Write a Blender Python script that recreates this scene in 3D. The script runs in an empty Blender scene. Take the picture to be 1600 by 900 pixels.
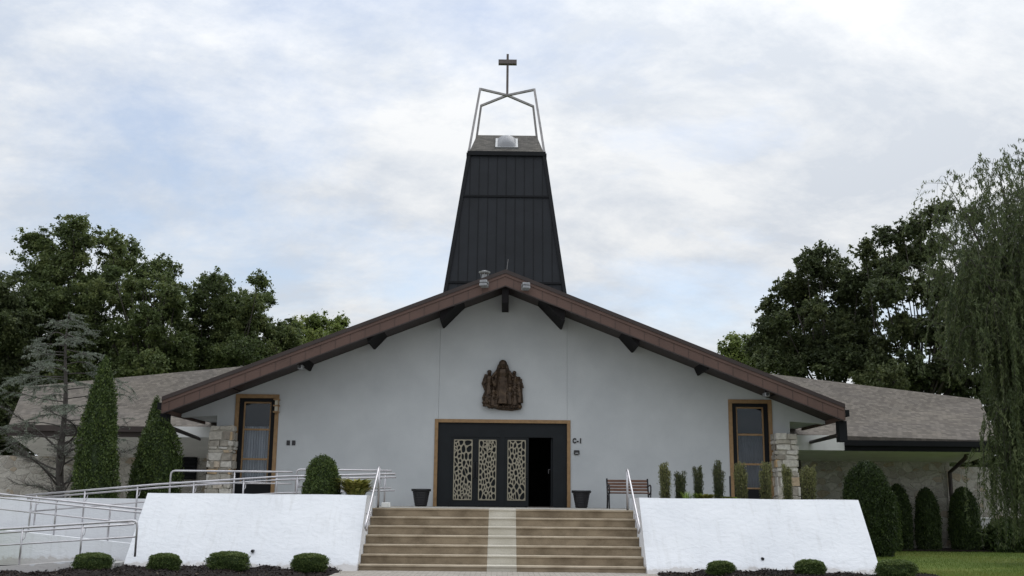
import bpy, bmesh, math, random
import numpy as np
from mathutils import noise as mnoise
from mathutils import Vector, Matrix
R = math.radians
random.seed(7); RNG = np.random.default_rng(7)
scene = bpy.context.scene
col = scene.collection

# ------------------------------------------------------------------ camera
F_PX, PITCH, ROLL, YAW, EYE = 1650.0, math.atan(334/1650), R(0.58), math.atan(10.5/1650), 1.40
fw = Vector((math.sin(YAW)*math.cos(PITCH), math.cos(YAW)*math.cos(PITCH), math.sin(PITCH)))
r0 = Vector((math.cos(YAW), -math.sin(YAW), 0)); u0 = r0.cross(fw)
rt = r0*math.cos(ROLL) + u0*math.sin(ROLL); up = u0*math.cos(ROLL) - r0*math.sin(ROLL)
cam_d = bpy.data.cameras.new('camera'); cam = bpy.data.objects.new('camera', cam_d); col.objects.link(cam)
cam_d.sensor_width = 36; cam_d.lens = 36*F_PX/1600; cam_d.clip_end = 2000
m = Matrix((rt, up, -fw)).transposed().to_4x4(); m.translation = (0, 0, EYE); cam.matrix_world = m
scene.camera = cam

# ------------------------------------------------------------------ light
SUN_EL, SUN_AZ = 52, 28          # veiled sun, ahead and to the right
world = bpy.data.worlds.new('World'); scene.world = world; world.use_nodes = True
nt = world.node_tree; nt.nodes.clear()
def N(t, **kw):
    n = nt.nodes.new(t)
    for k, v in kw.items(): setattr(n, k, v)
    return n
def L(a, b): nt.links.new(a, b)
def MATH(op, a, b=None, clamp=False):
    n = N('ShaderNodeMath', operation=op, use_clamp=clamp)
    for i, v in enumerate((a, b)):
        if v is None: continue
        if isinstance(v, (int, float)): n.inputs[i].default_value = v
        else: L(v, n.inputs[i])
    return n.outputs[0]
wo = N('ShaderNodeOutputWorld'); bg = N('ShaderNodeBackground'); bg.inputs['Strength'].default_value = 0.10
sky = N('ShaderNodeTexSky', sky_type='NISHITA', sun_disc=False, sun_elevation=R(SUN_EL), sun_rotation=R(SUN_AZ))
tc = N('ShaderNodeTexCoord'); sx = N('ShaderNodeSeparateXYZ'); L(tc.outputs['Generated'], sx.inputs[0])
zz = MATH('ADD', MATH('MAXIMUM', sx.outputs[2], 0.0), 0.34)
cx = N('ShaderNodeCombineXYZ'); L(MATH('DIVIDE', sx.outputs[0], zz), cx.inputs[0]); L(MATH('DIVIDE', sx.outputs[1], zz), cx.inputs[1])
mp = N('ShaderNodeMapping'); L(cx.outputs[0], mp.inputs[0]); mp.inputs['Rotation'].default_value = (0, 0, R(-32)); mp.inputs['Location'].default_value = (3.6, 0.9, 0)
mp.inputs['Scale'].default_value = (0.95, 1.25, 1)
n1 = N('ShaderNodeTexNoise'); n1.inputs['Scale'].default_value = 1.3; n1.inputs['Detail'].default_value = 9; n1.inputs['Roughness'].default_value = 0.64; n1.inputs['Distortion'].default_value = 0.15
n2 = N('ShaderNodeTexNoise'); n2.inputs['Scale'].default_value = 3.1; n2.inputs['Detail'].default_value = 7; n2.inputs['Roughness'].default_value = 0.66; n2.inputs['Distortion'].default_value = 0.2
L(mp.outputs[0], n1.inputs['Vector']); L(mp.outputs[0], n2.inputs['Vector'])
cover = N('ShaderNodeMapRange'); cover.inputs[1].default_value = 0.34; cover.inputs[2].default_value = 0.50; cover.inputs[3].default_value = 0.40; cover.inputs[4].default_value = 1.0
L(n1.outputs[0], cover.inputs[0])
ramp = N('ShaderNodeValToRGB'); L(n2.outputs[0], ramp.inputs[0])
ramp.color_ramp.elements[0].position = 0.39; ramp.color_ramp.elements[0].color = (0.655, 0.70, 0.765, 1)
ramp.color_ramp.elements[1].position = 0.60; ramp.color_ramp.elements[1].color = (0.87, 0.885, 0.90, 1)
gain = MATH('ADD', 6.9, MATH('MULTIPLY', MATH('POWER', MATH('MAXIMUM', sx.outputs[2], 0.0), 2.2), 13.5))   # overcast: brighter towards the zenith
sc_ = N('ShaderNodeVectorMath', operation='SCALE'); L(ramp.outputs[0], sc_.inputs[0]); L(gain, sc_.inputs['Scale'])
mx = N('ShaderNodeMix', data_type='RGBA'); L(cover.outputs[0], mx.inputs[0]); L(sky.outputs[0], mx.inputs[6]); L(sc_.outputs[0], mx.inputs[7])
L(mx.outputs[2], bg.inputs[0]); L(bg.outputs[0], wo.inputs[0])
sun_d = bpy.data.lights.new('sun', 'SUN'); sun = bpy.data.objects.new('sun', sun_d); col.objects.link(sun)
sun_d.energy = 0.6; sun_d.angle = R(35); sun_d.color = (1, 0.96, 0.9)
sd = Vector((math.sin(R(SUN_AZ))*math.cos(R(SUN_EL)), math.cos(R(SUN_AZ))*math.cos(R(SUN_EL)), math.sin(R(SUN_EL))))
sun.rotation_euler = sd.to_track_quat('Z', 'Y').to_euler(); sun.location = sd*60
vs = scene.view_settings; vs.view_transform = 'Standard'; vs.look = 'None'; vs.exposure = 0.42; vs.gamma = 1; vs.use_curve_mapping = False

# ------------------------------------------------------------------ helpers
def ray(px, py): return fw*F_PX + rt*(px-800) - up*(py-450)
def at(px, py, Y):                                   # the point at depth Y seen at a pixel of the photo (calibration)
    d = ray(px, py); return Vector((0, 0, EYE)) + d*(Y/d.y)
def proj(p):
    v = Vector(p) - Vector((0, 0, EYE)); s = F_PX/v.dot(fw); return 800+v.dot(rt)*s, 450-v.dot(up)*s

class MB:
    def __init__(s): s.v = []; s.f = []; s.t = []
    def add(s, vs_, fs, tint=0.5):
        b = len(s.v); s.v += [tuple(p) for p in vs_]; s.f += [tuple(b+i for i in f) for f in fs]; s.t += [tint]*len(vs_); return s
    def box(s, x0, x1, y0, y1, z0, z1, tint=0.5, M=None):
        p = [Vector((x, y, z)) for z in (z0, z1) for y in (y0, y1) for x in (x0, x1)]
        if M is not None: p = [M @ q for q in p]
        return s.add(p, [(0,2,3,1),(4,5,7,6),(0,1,5,4),(2,6,7,3),(0,4,6,2),(1,3,7,5)], tint)
    def hexa(s, p, tint=0.5): return s.add(p, [(0,2,3,1),(4,5,7,6),(0,1,5,4),(2,6,7,3),(0,4,6,2),(1,3,7,5)], tint)
    def prism(s, a, b, tint=0.5):                    # two matching polygons
        n = len(a); fs = [tuple(range(n)), tuple(range(2*n-1, n-1, -1))]
        fs += [(i, n+i, n+(i+1)%n, (i+1)%n) for i in range(n)]
        return s.add(list(a)+list(b), fs, tint)
    def poly_y(s, pts, y0, y1, tint=0.5): return s.prism([(x, y0, z) for x, z in pts], [(x, y1, z) for x, z in pts], tint)
    def poly_x(s, pts, x0, x1, tint=0.5): return s.prism([(x0, y, z) for y, z in pts], [(x1, y, z) for y, z in pts], tint)
    def tube(s, path, r, n=8, tint=0.5, caps=True):
        path = [Vector(p) for p in path]; k = len(path)
        rs = r if isinstance(r, (list, tuple)) else [r]*k
        vs_ = []; ref = None
        for i, p in enumerate(path):
            t = (path[min(i+1, k-1)] - path[max(i-1, 0)]).normalized()
            if ref is None: ref = Vector((0, 0, 1)) if abs(t.z) < 0.9 else Vector((1, 0, 0))
            a = (ref - t*ref.dot(t)).normalized(); b = t.cross(a); ref = a
            vs_ += [p + (a*math.cos(2*math.pi*j/n) + b*math.sin(2*math.pi*j/n))*rs[i] for j in range(n)]
        fs = [(i*n+j, i*n+(j+1)%n, (i+1)*n+(j+1)%n, (i+1)*n+j) for i in range(k-1) for j in range(n)]
        if caps: fs += [tuple(range(n-1, -1, -1)), tuple((k-1)*n+j for j in range(n))]
        return s.add(vs_, fs, tint)
    def bar(s, a, b, w, h, tint=0.5):                # rectangular bar from a to b
        a, b = Vector(a), Vector(b); t = (b-a).normalized(); ref = Vector((0, 0, 1)) if abs(t.z) < 0.9 else Vector((0, 1, 0))
        q = t.cross(ref).normalized(); n = q.cross(t)
        return s.hexa([p + q*i*w/2 + n*j*h/2 for p in (a, b) for j in (-1, 1) for i in (-1, 1)], tint)
    def lathe(s, prof, c, n=24, tint=0.5):
        c = Vector(c); k = len(prof)
        vs_ = [c + Vector((r*math.cos(2*math.pi*j/n), r*math.sin(2*math.pi*j/n), z)) for r, z in prof for j in range(n)]
        fs = [(i*n+j, i*n+(j+1)%n, (i+1)*n+(j+1)%n, (i+1)*n+j) for i in range(k-1) for j in range(n)]
        fs += [tuple(range(n-1, -1, -1)), tuple((k-1)*n+j for j in range(n))]
        return s.add(vs_, fs, tint)
    def ball(s, c, rx, ry, rz, nu=12, nv=8, tint=0.5):
        c = Vector(c); prof = []
        vs_ = [c + Vector((rx*math.sin(a)*math.cos(b), ry*math.sin(a)*math.sin(b), -rz*math.cos(a)))
               for a in [math.pi*(i+0.02)/(nv+0.04) for i in range(nv+1)] for b in [2*math.pi*j/nu for j in range(nu)]]
        fs = [(i*nu+j, i*nu+(j+1)%nu, (i+1)*nu+(j+1)%nu, (i+1)*nu+j) for i in range(nv) for j in range(nu)]
        fs += [tuple(range(nu-1, -1, -1)), tuple(nv*nu+j for j in range(nu))]
        return s.add(vs_, fs, tint)
    def build(s, name, mat, parent=None, smooth=False, bevel=0):
        me = bpy.data.meshes.new(name); me.from_pydata(s.v, [], s.f); me.validate()
        bm = bmesh.new(); bm.from_mesh(me); bmesh.ops.recalc_face_normals(bm, faces=bm.faces); bm.to_mesh(me); bm.free()
        at_ = me.attributes.new('tint', 'FLOAT', 'POINT')
        if len(me.vertices) == len(s.t): at_.data.foreach_set('value', s.t)
        me.materials.append(mat)
        if smooth: me.polygons.foreach_set('use_smooth', [True]*len(me.polygons))
        o = bpy.data.objects.new(name, me); col.objects.link(o); link(o, parent)
        if bevel:
            b = o.modifiers.new('bevel', 'BEVEL'); b.width = bevel; b.segments = 2; b.limit_method = 'ANGLE'
        return o
def link(o, parent):
    if parent is not None:
        o.parent = parent; o.matrix_parent_inverse = Matrix.Translation(-world_loc(parent))
def world_loc(o):
    v = Vector(o.location); p = o
    return v if o.parent is None else Vector((0, 0, 0))   # parts' own location stays at the origin
def tag(o, label=None, cat=None, group=None, kind=None):
    if label: o['label'] = label
    if cat: o['category'] = cat
    if group: o['group'] = group
    if kind: o['kind'] = kind
    return o
def thing(name, loc, label, cat, group=None):
    o = bpy.data.objects.new(name, None); col.objects.link(o); o.location = loc; o.empty_display_size = 0.3
    return tag(o, label, cat, group)

def fast_mesh(name, verts, faces4, tint, mat, parent=None, smooth=False):
    me = bpy.data.meshes.new(name); nv, nf = len(verts), len(faces4)
    me.vertices.add(nv); me.vertices.foreach_set('co', np.asarray(verts, np.float32).ravel())
    k = faces4.shape[1]
    me.loops.add(nf*k); me.loops.foreach_set('vertex_index', np.asarray(faces4, np.int32).ravel())
    me.polygons.add(nf); me.polygons.foreach_set('loop_start', np.arange(0, nf*k, k, dtype=np.int32)); me.polygons.foreach_set('loop_total', np.full(nf, k, np.int32))
    me.update(calc_edges=True)
    a = me.attributes.new('tint', 'FLOAT', 'POINT'); a.data.foreach_set('value', np.asarray(tint, np.float32))
    me.materials.append(mat)
    o = bpy.data.objects.new(name, me); col.objects.link(o); link(o, parent); return o
def leaves(c, length, width, tint, axis=None, spread=1.0, nrm=None):
    """rhombic leaves at centres c; axis = preferred direction (N,3) or None"""
    n = len(c); a = RNG.normal(size=(n, 3))
    if axis is not None: a = axis + a*spread
    a /= np.linalg.norm(a, axis=1, keepdims=True)+1e-9
    b = RNG.normal(size=(n, 3)) if nrm is None else np.cross(a, nrm + RNG.normal(size=(n, 3))*0.5)
    b -= a*(a*b).sum(1, keepdims=True); b /= np.linalg.norm(b, axis=1, keepdims=True)+1e-9
    l = np.broadcast_to(length, (n,))[:, None]/2; w = np.broadcast_to(width, (n,))[:, None]/2
    v = np.stack([c-a*l, c+b*w-a*l*0.1, c+a*l, c-b*w-a*l*0.1], 1).reshape(-1, 3)
    return v, np.repeat(tint, 4)
def leaf_obj(name, parts, mat, parent, extra=None):
    v = np.concatenate([p[0] for p in parts]); t = np.concatenate([p[1] for p in parts])
    f = np.arange(len(v)).reshape(-1, 4)
    if extra is not None:                            # an inner core of quads (MB)
        q = np.array([x for x in extra.f if len(x) == 4]) + len(v)
        v = np.concatenate([v, np.array(extra.v)]); t = np.concatenate([t, np.array(extra.t)]); f = np.concatenate([f, q])
    return fast_mesh(name, v, f, t, mat, parent)
def unit(n):
    d = RNG.normal(size=(n, 3)); return d/np.linalg.norm(d, axis=1, keepdims=True)

# ------------------------------------------------------------------ materials
class Mat:
    def __init__(s, name):
        s.m = bpy.data.materials.new(name); s.m.use_nodes = True; s.nt = s.m.node_tree; s.b = s.nt.nodes['Principled BSDF']; s.out = s.nt.nodes['Material Output']
    def n(s, t, **kw):
        x = s.nt.nodes.new(t)
        for k, v in kw.items(): setattr(x, k, v)
        return x
    def l(s, a, b): s.nt.links.new(a, b)
    def coord(s, scale=(1, 1, 1), kind='Object'):
        t = s.n('ShaderNodeTexCoord'); mp = s.n('ShaderNodeMapping'); mp.inputs['Scale'].default_value = scale; s.l(t.outputs[kind], mp.inputs[0]); return mp.outputs[0]
    def noise(s, scale, detail=4, rough=0.55, vec=None, dist=0):
        x = s.n('ShaderNodeTexNoise'); x.inputs['Scale'].default_value = scale; x.inputs['Detail'].default_value = detail; x.inputs['Roughness'].default_value = rough; x.inputs['Distortion'].default_value = dist
        s.l(vec if vec is not None else s.coord(), x.inputs['Vector']); return x.outputs[0]
    def ramp(s, fac, stops):
        x = s.n('ShaderNodeValToRGB'); s.l(fac, x.inputs[0]); e = x.color_ramp.elements
        while len(e) < len(stops): e.new(0.5)
        for i, (p, c) in enumerate(stops): e[i].position = p; e[i].color = (*c, 1)
        return x.outputs[0]
    def mix(s, fac, a, b, mode='MIX'):
        x = s.n('ShaderNodeMix', data_type='RGBA', blend_type=mode)
        for i, v in ((0, fac), (6, a), (7, b)):
            if isinstance(v, (int, float)): x.inputs[i].default_value = v
            elif isinstance(v, tuple): x.inputs[i].default_value = (*v, 1)
            else: s.l(v, x.inputs[i])
        return x.outputs[2]
    def bump(s, h, strength=0.3, dist=0.02):
        x = s.n('ShaderNodeBump'); x.inputs['Strength'].default_value = strength; x.inputs['Distance'].default_value = dist; s.l(h, x.inputs['Height']); s.l(x.outputs[0], s.b.inputs['Normal']); return s
    def tint(s):
        a = s.n('ShaderNodeAttribute'); a.attribute_name = 'tint'; return a.outputs['Fac']
    def set(s, color=None, rough=0.7, metal=0.0, spec=None):
        if color is not None:
            if isinstance(color, tuple): s.b.inputs['Base Color'].default_value = (*color, 1)
            else: s.l(color, s.b.inputs['Base Color'])
        s.b.inputs['Roughness'].default_value = rough; s.b.inputs['Metallic'].default_value = metal
        if spec is not None: s.b.inputs['Specular IOR Level'].default_value = spec
        return s
MT = {}
def plain(key, c, rough=0.6, metal=0, var=0.15, scale=3, bump=0.1, bscale=40, spec=None):
    m_ = Mat(key); f = m_.noise(scale, 6); lo = tuple(x*(1-var) for x in c); hi = tuple(min(1, x*(1+var)) for x in c)
    m_.set(m_.ramp(f, [(0.3, lo), (0.7, hi)]), rough, metal, spec)
    if bump: m_.bump(m_.noise(bscale, 3), bump, 0.01)
    MT[key] = m_.m
plain('charcoal', (0.0125, 0.0145, 0.0185), 0.65, 0, 0.2, 1.2, 0.05, spec=0.25)
plain('charcoal_dark', (0.007, 0.008, 0.010), 0.65, 0, 0.2, 2, 0.05, spec=0.2)
plain('door_charcoal', (0.0095, 0.012, 0.0145), 0.6, 0, 0.15, 3, 0.05, spec=0.25)
m_ = Mat('brown_metal'); m_.set(m_.mix(1.0, m_.ramp(m_.noise(1.7, 6), [(0.3, (0.082, 0.044, 0.033)), (0.7, (0.108, 0.059, 0.045))]), m_.ramp(m_.tint(), [(0.0, (0.55, 0.55, 0.55)), (0.5, (1, 1, 1))]), 'MULTIPLY'), 0.55).bump(m_.noise(40, 3), 0.05, 0.01); MT['brown_metal'] = m_.m
plain('brown_dark', (0.030, 0.019, 0.017), 0.6, 0, 0.2, 3, 0.1)
plain('black_wood', (0.010, 0.009, 0.010), 0.8, 0, 0.2, 3, 0.15, spec=0.15)
plain('black_iron', (0.014, 0.014, 0.016), 0.45, 0.2, 0.2, 8, 0.1)
plain('black_plastic', (0.013, 0.013, 0.016), 0.42, 0, 0.15, 8, 0.08)
plain('gold_wood', (0.27, 0.165, 0.075), 0.6, 0, 0.18, 9, 0.1)
plain('grille_metal', (0.30, 0.275, 0.21), 0.5, 0.25, 0.15, 12, 0.05)
plain('rail_metal', (0.45, 0.44, 0.46), 0.38, 0.75, 0.15, 6, 0.05)
plain('frame_metal', (0.26, 0.25, 0.25), 0.5, 0.6, 0.2, 5, 0.05)
plain('grey_fixture', (0.30, 0.31, 0.32), 0.45, 0.4, 0.15, 8, 0.05)
plain('dark_rust', (0.105, 0.09, 0.085), 0.6, 0.3, 0.25, 10, 0.1)
plain('dome_plastic', (0.22, 0.225, 0.24), 0.5, 0, 0.08, 4, 0.02, spec=0.3)
plain('soffit_paint', (0.70, 0.70, 0.69), 0.8, 0, 0.08, 2, 0.05)
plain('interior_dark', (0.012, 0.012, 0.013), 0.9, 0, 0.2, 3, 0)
plain('soil', (0.035, 0.025, 0.018), 0.95, 0, 0.4, 12, 0.6, 30)
plain('bark', (0.040, 0.034, 0.028), 0.9, 0, 0.35, 6, 0.6, 22)
plain('grey_bark', (0.060, 0.053, 0.048), 0.9, 0, 0.3, 6, 0.6, 22)
plain('white_cap', (0.72, 0.72, 0.70), 0.6, 0, 0.06, 5, 0.1)
plain('cream_lamp', (0.50, 0.47, 0.38), 0.4, 0, 0.08, 8, 0)
plain('ramp_floor', (0.36, 0.355, 0.345), 0.85, 0, 0.12, 3, 0.15)

m_ = Mat('stucco_white')       # trowelled white stucco
v_ = m_.coord((1, 1, 2.2)); h = m_.noise(5.5, 5, 0.6, v_, 1.2); h2 = m_.noise(30, 3)
sp = m_.noise(0.7, 6, 0.6)
c1 = m_.ramp(sp, [(0.3, (0.645, 0.665, 0.70)), (0.7, (0.735, 0.75, 0.78))])
pk = m_.ramp(h, [(0.60, (1, 1, 1)), (0.72, (0.93, 0.935, 0.94))])
g_ = m_.n('ShaderNodeSeparateXYZ'); tcx = m_.n('ShaderNodeTexCoord'); m_.l(tcx.outputs['Object'], g_.inputs[0])
ns_ = m_.noise(3.5, 6, 0.65); sm1 = m_.n('ShaderNodeMath', operation='MULTIPLY_ADD'); m_.l(ns_, sm1.inputs[0]); sm1.inputs[1].default_value = -0.34; m_.l(g_.outputs[2], sm1.inputs[2])
dirt = m_.ramp(sm1.outputs[0], [(0.0, (0.74, 0.70, 0.66)), (0.012, (0.9, 0.885, 0.87)), (0.06, (1, 1, 1))])
dr_ = m_.noise(2.2, 6, 0.6, m_.coord((4.5, 1, 0.35))); drip = m_.ramp(dr_, [(0.54, (1, 1, 1)), (0.75, (0.90, 0.895, 0.885))])
c1 = m_.mix(1.0, c1, dirt, 'MULTIPLY'); c1 = m_.mix(1.0, c1, drip, 'MULTIPLY')
m_.set(m_.mix(1.0, c1, pk, 'MULTIPLY'), 0.75); hh = m_.n('ShaderNodeMath', operation='MULTIPLY_ADD'); m_.l(h2, hh.inputs[0]); hh.inputs[1].default_value = 0.25; m_.l(h, hh.inputs[2])
m_.bump(hh.outputs[0], 0.4, 0.02); MT['stucco'] = m_.m
m_ = Mat('facade_paint')
sp = m_.noise(0.8, 7, 0.62); st = m_.noise(0.5, 6, 0.6, m_.coord((1, 1, 0.8)))
c1 = m_.ramp(sp, [(0.3, (0.45, 0.475, 0.495)), (0.7, (0.53, 0.555, 0.57))]); c2 = m_.ramp(st, [(0.35, (0.95, 0.95, 0.95)), (0.65, (1, 1, 1))])
m_.set(m_.mix(1.0, c1, c2, 'MULTIPLY'), 0.8).bump(m_.noise(28, 4, 0.6), 0.3, 0.012); MT['facade'] = m_.m

def rubble(key, scale, light, darkm):
    m_ = Mat(key); vec = m_.coord((1, 1, 1.35)); wob = m_.n('ShaderNodeTexNoise'); wob.inputs['Scale'].default_value = 2.2; m_.l(vec, wob.inputs['Vector'])
    add = m_.n('ShaderNodeVectorMath', operation='MULTIPLY_ADD'); m_.l(wob.outputs['Color'], add.inputs[0]); add.inputs[1].default_value = (0.25, 0.25, 0.25); m_.l(vec, add.inputs[2])
    ce = m_.n('ShaderNodeTexVoronoi', feature='F1'); ce.inputs['Scale'].default_value = scale; m_.l(add.outputs[0], ce.inputs['Vector'])
    ed = m_.n('ShaderNodeTexVoronoi', feature='DISTANCE_TO_EDGE'); ed.inputs['Scale'].default_value = scale; m_.l(add.outputs[0], ed.inputs['Vector'])
    sp = m_.n('ShaderNodeSeparateColor'); m_.l(ce.outputs['Color'], sp.inputs[0])
    stone = m_.ramp(sp.outputs[0], [(0.0, light[0]), (0.35, light[1]), (0.7, light[2]), (0.86, light[1]), (0.93, light[3]), (1.0, light[3])])
    gr = m_.noise(14, 6, 0.65); stone = m_.mix(1.0, stone, m_.ramp(gr, [(0.25, (0.62, 0.62, 0.62)), (0.75, (1.15, 1.15, 1.15))]), 'MULTIPLY')
    k = m_.ramp(ed.outputs['Distance'], [(0.015, (0, 0, 0)), (0.06, (1, 1, 1))])
    m_.set(m_.mix(k, darkm, stone), 0.9); m_.bump(k, 0.8, 0.03); MT[key] = m_.m
rubble('rubble_wall', 3.4, ((0.33, 0.305, 0.27), (0.42, 0.395, 0.355), (0.52, 0.495, 0.45), (0.38, 0.32, 0.25)), (0.45, 0.43, 0.39))
m_ = Mat('block_stone'); t = m_.tint(); gr = m_.noise(9, 7, 0.65)
c1 = m_.ramp(t, [(0.0, (0.30, 0.27, 0.23)), (0.3, (0.46, 0.43, 0.37)), (0.6, (0.58, 0.55, 0.49)), (0.85, (0.68, 0.66, 0.61)), (0.94, (0.50, 0.36, 0.21)), (1, (0.46, 0.34, 0.21))])
m_.set(m_.mix(1.0, c1, m_.ramp(gr, [(0.25, (0.6, 0.6, 0.6)), (0.75, (1.15, 1.15, 1.15))]), 'MULTIPLY'), 0.9).bump(gr, 0.7, 0.03); MT['block_stone'] = m_.m
plain('mortar', (0.40, 0.38, 0.33), 0.95, 0, 0.2, 8, 0.5)

def shingles(key, a, b, c, sx=3.2, sz=14.0):
    m_ = Mat(key); t = m_.n('ShaderNodeTexCoord'); s = m_.n('ShaderNodeSeparateXYZ'); m_.l(t.outputs['Object'], s.inputs[0])
    cb = m_.n('ShaderNodeCombineXYZ'); m_.l(s.outputs[0], cb.inputs[0]); m_.l(s.outputs[2], cb.inputs[1])
    mp = m_.n('ShaderNodeMapping'); mp.inputs['Scale'].default_value = (sx, sz, 1); m_.l(cb.outputs[0], mp.inputs[0])
    br = m_.n('ShaderNodeTexBrick'); m_.l(mp.outputs[0], br.inputs['Vector']); br.inputs['Scale'].default_value = 1; br.inputs['Mortar Size'].default_value = 0.05; br.inputs['Brick Width'].default_value = 0.9; br.inputs['Row Height'].default_value = 1.0
    br.inputs['Color1'].default_value = (0, 0, 0, 1); br.inputs['Color2'].default_value = (1, 1, 1, 1); br.inputs['Mortar'].default_value = (0.2, 0.2, 0.2, 1)
    c0 = m_.ramp(br.outputs['Color'], [(0.0, a), (0.5, b), (1.0, c)])
    gr = m_.noise(60, 4, 0.7); big = m_.noise(0.5, 5)
    c0 = m_.mix(1.0, c0, m_.ramp(gr, [(0.3, (0.7, 0.7, 0.7)), (0.7, (1.2, 1.2, 1.2))]), 'MULTIPLY'); c0 = m_.mix(1.0, c0, m_.ramp(big, [(0.3, (0.85, 0.85, 0.87)), (0.7, (1.05, 1.04, 1.0))]), 'MULTIPLY')
    m_.set(c0, 0.95, spec=0.2).bump(br.outputs['Fac'], 0.5, -0.01); MT[key] = m_.m
shingles('shingle', (0.096, 0.085, 0.075), (0.130, 0.116, 0.101), (0.168, 0.150, 0.131), 5.5, 16)
shingles('tower_shingle', (0.070, 0.066, 0.060), (0.10, 0.094, 0.085), (0.14, 0.13, 0.117), 5, 16)

def concrete(key, lo, hi, stain):
    m_ = Mat(key); a = m_.noise(1.2, 7, 0.65); b = m_.noise(3.0, 6, 0.6, m_.coord((0.7, 1, 1.0))); g = m_.noise(90, 3)
    c = m_.ramp(a, [(0.3, lo), (0.7, hi)]); c = m_.mix(1.0, c, m_.ramp(b, [(0.35, stain), (0.6, (1, 1, 1))]), 'MULTIPLY')
    c = m_.mix(1.0, c, m_.ramp(g, [(0.3, (0.85, 0.85, 0.85)), (0.7, (1.1, 1.1, 1.1))]), 'MULTIPLY')
    m_.set(c, 0.9).bump(g, 0.25, 0.01); MT[key] = m_.m
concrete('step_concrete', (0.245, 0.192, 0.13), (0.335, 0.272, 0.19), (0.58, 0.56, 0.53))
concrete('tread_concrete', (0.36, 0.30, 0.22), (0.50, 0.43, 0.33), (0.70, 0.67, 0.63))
concrete('strip_paint', (0.50, 0.47, 0.40), (0.60, 0.57, 0.50), (0.88, 0.87, 0.84))
concrete('landing_concrete', (0.30, 0.28, 0.25), (0.38, 0.36, 0.32), (0.8, 0.8, 0.8))

m_ = Mat('pavers'); br = m_.n('ShaderNodeTexBrick'); m_.l(m_.coord(), br.inputs['Vector']); br.inputs['Scale'].default_value = 4.5; br.inputs['Mortar Size'].default_value = 0.025; br.inputs['Brick Width'].default_value = 0.9; br.inputs['Row Height'].default_value = 0.45
br.inputs['Color1'].default_value = (0.27, 0.24, 0.21, 1); br.inputs['Color2'].default_value = (0.36, 0.33, 0.29, 1); br.inputs['Mortar'].default_value = (0.13, 0.12, 0.10, 1)
m_.set(m_.mix(1.0, br.outputs['Color'], m_.ramp(m_.noise(20, 5), [(0.3, (0.75, 0.75, 0.75)), (0.7, (1.15, 1.15, 1.15))]), 'MULTIPLY'), 0.9).bump(br.outputs['Fac'], 0.5, -0.01); MT['pavers'] = m_.m
m_ = Mat('mulch'); a = m_.noise(28, 6, 0.7); m_.set(m_.ramp(a, [(0.3, (0.006, 0.005, 0.005)), (0.6, (0.022, 0.016, 0.014)), (0.85, (0.06, 0.045, 0.035))]), 0.95, spec=0.2).bump(a, 1.0, 0.05); MT['mulch'] = m_.m
m_ = Mat('mulch_chip'); m_.set(m_.ramp(m_.tint(), [(0.0, (0.006, 0.005, 0.005)), (0.8, (0.030, 0.022, 0.018)), (0.96, (0.06, 0.045, 0.034)), (1, (0.22, 0.18, 0.14))]), 0.95, spec=0.2); MT['mulch_chip'] = m_.m
m_ = Mat('lawn'); a = m_.noise(0.35, 5, 0.6, m_.coord((1, 2.0, 1))); b = m_.noise(45, 4)
c = m_.ramp(a, [(0.3, (0.085, 0.13, 0.024)), (0.5, (0.115, 0.165, 0.03)), (0.7, (0.18, 0.20, 0.05))])
m_.set(m_.mix(1.0, c, m_.ramp(b, [(0.3, (0.65, 0.65, 0.65)), (0.7, (1.2, 1.2, 1.2))]), 'MULTIPLY'), 0.95, spec=0.2).bump(b, 0.8, 0.04); MT['lawn'] = m_.m
m_ = Mat('bench_wood'); g = m_.noise(6, 6, 0.6, m_.coord((0.6, 6, 6))); m_.set(m_.ramp(g, [(0.3, (0.085, 0.042, 0.030)), (0.55, (0.15, 0.080, 0.055)), (0.75, (0.23, 0.15, 0.10))]), 0.65).bump(g, 0.2, 0.01); MT['bench_wood'] = m_.m
m_ = Mat('bronze'); g = m_.noise(7, 6, 0.6); m_.set(m_.ramp(g, [(0.3, (0.028, 0.018, 0.012)), (0.55, (0.066, 0.043, 0.027)), (0.75, (0.13, 0.088, 0.052))]), 0.42, 0.55).bump(m_.noise(30, 4), 0.35, 0.01); MT['bronze'] = m_.m
m_ = Mat('curtain'); w = m_.n('ShaderNodeTexWave'); w.inputs['Scale'].default_value = 4.2; w.inputs['Distortion'].default_value = 1.2; w.inputs['Detail'].default_value = 2; m_.l(m_.coord((1, 0, 0.1)), w.inputs['Vector'])
m_.set(m_.ramp(w.outputs['Fac'], [(0.0, (0.38, 0.385, 0.40)), (1, (0.62, 0.63, 0.65))]), 0.9).bump(w.outputs['Fac'], 0.6, 0.04); MT['curtain'] = m_.m
plain('dark_curtain', (0.12, 0.125, 0.135), 0.9, 0, 0.3, 2, 0.1)
m_ = Mat('window_glass'); g = m_.n('ShaderNodeBsdfGlossy'); g.inputs['Roughness'].default_value = 0.03; g.inputs['Color'].default_value = (0.9, 0.95, 1, 1)
t = m_.n('ShaderNodeBsdfTransparent'); t.inputs['Color'].default_value = (0.8, 0.82, 0.84, 1); fr = m_.n('ShaderNodeFresnel'); fr.inputs['IOR'].default_value = 1.4
x = m_.n('ShaderNodeMixShader'); m_.l(fr.outputs[0], x.inputs[0]); m_.l(t.outputs[0], x.inputs[1]); m_.l(g.outputs[0], x.inputs[2]); m_.l(x.outputs[0], m_.out.inputs[0]); MT['window_glass'] = m_.m

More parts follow.
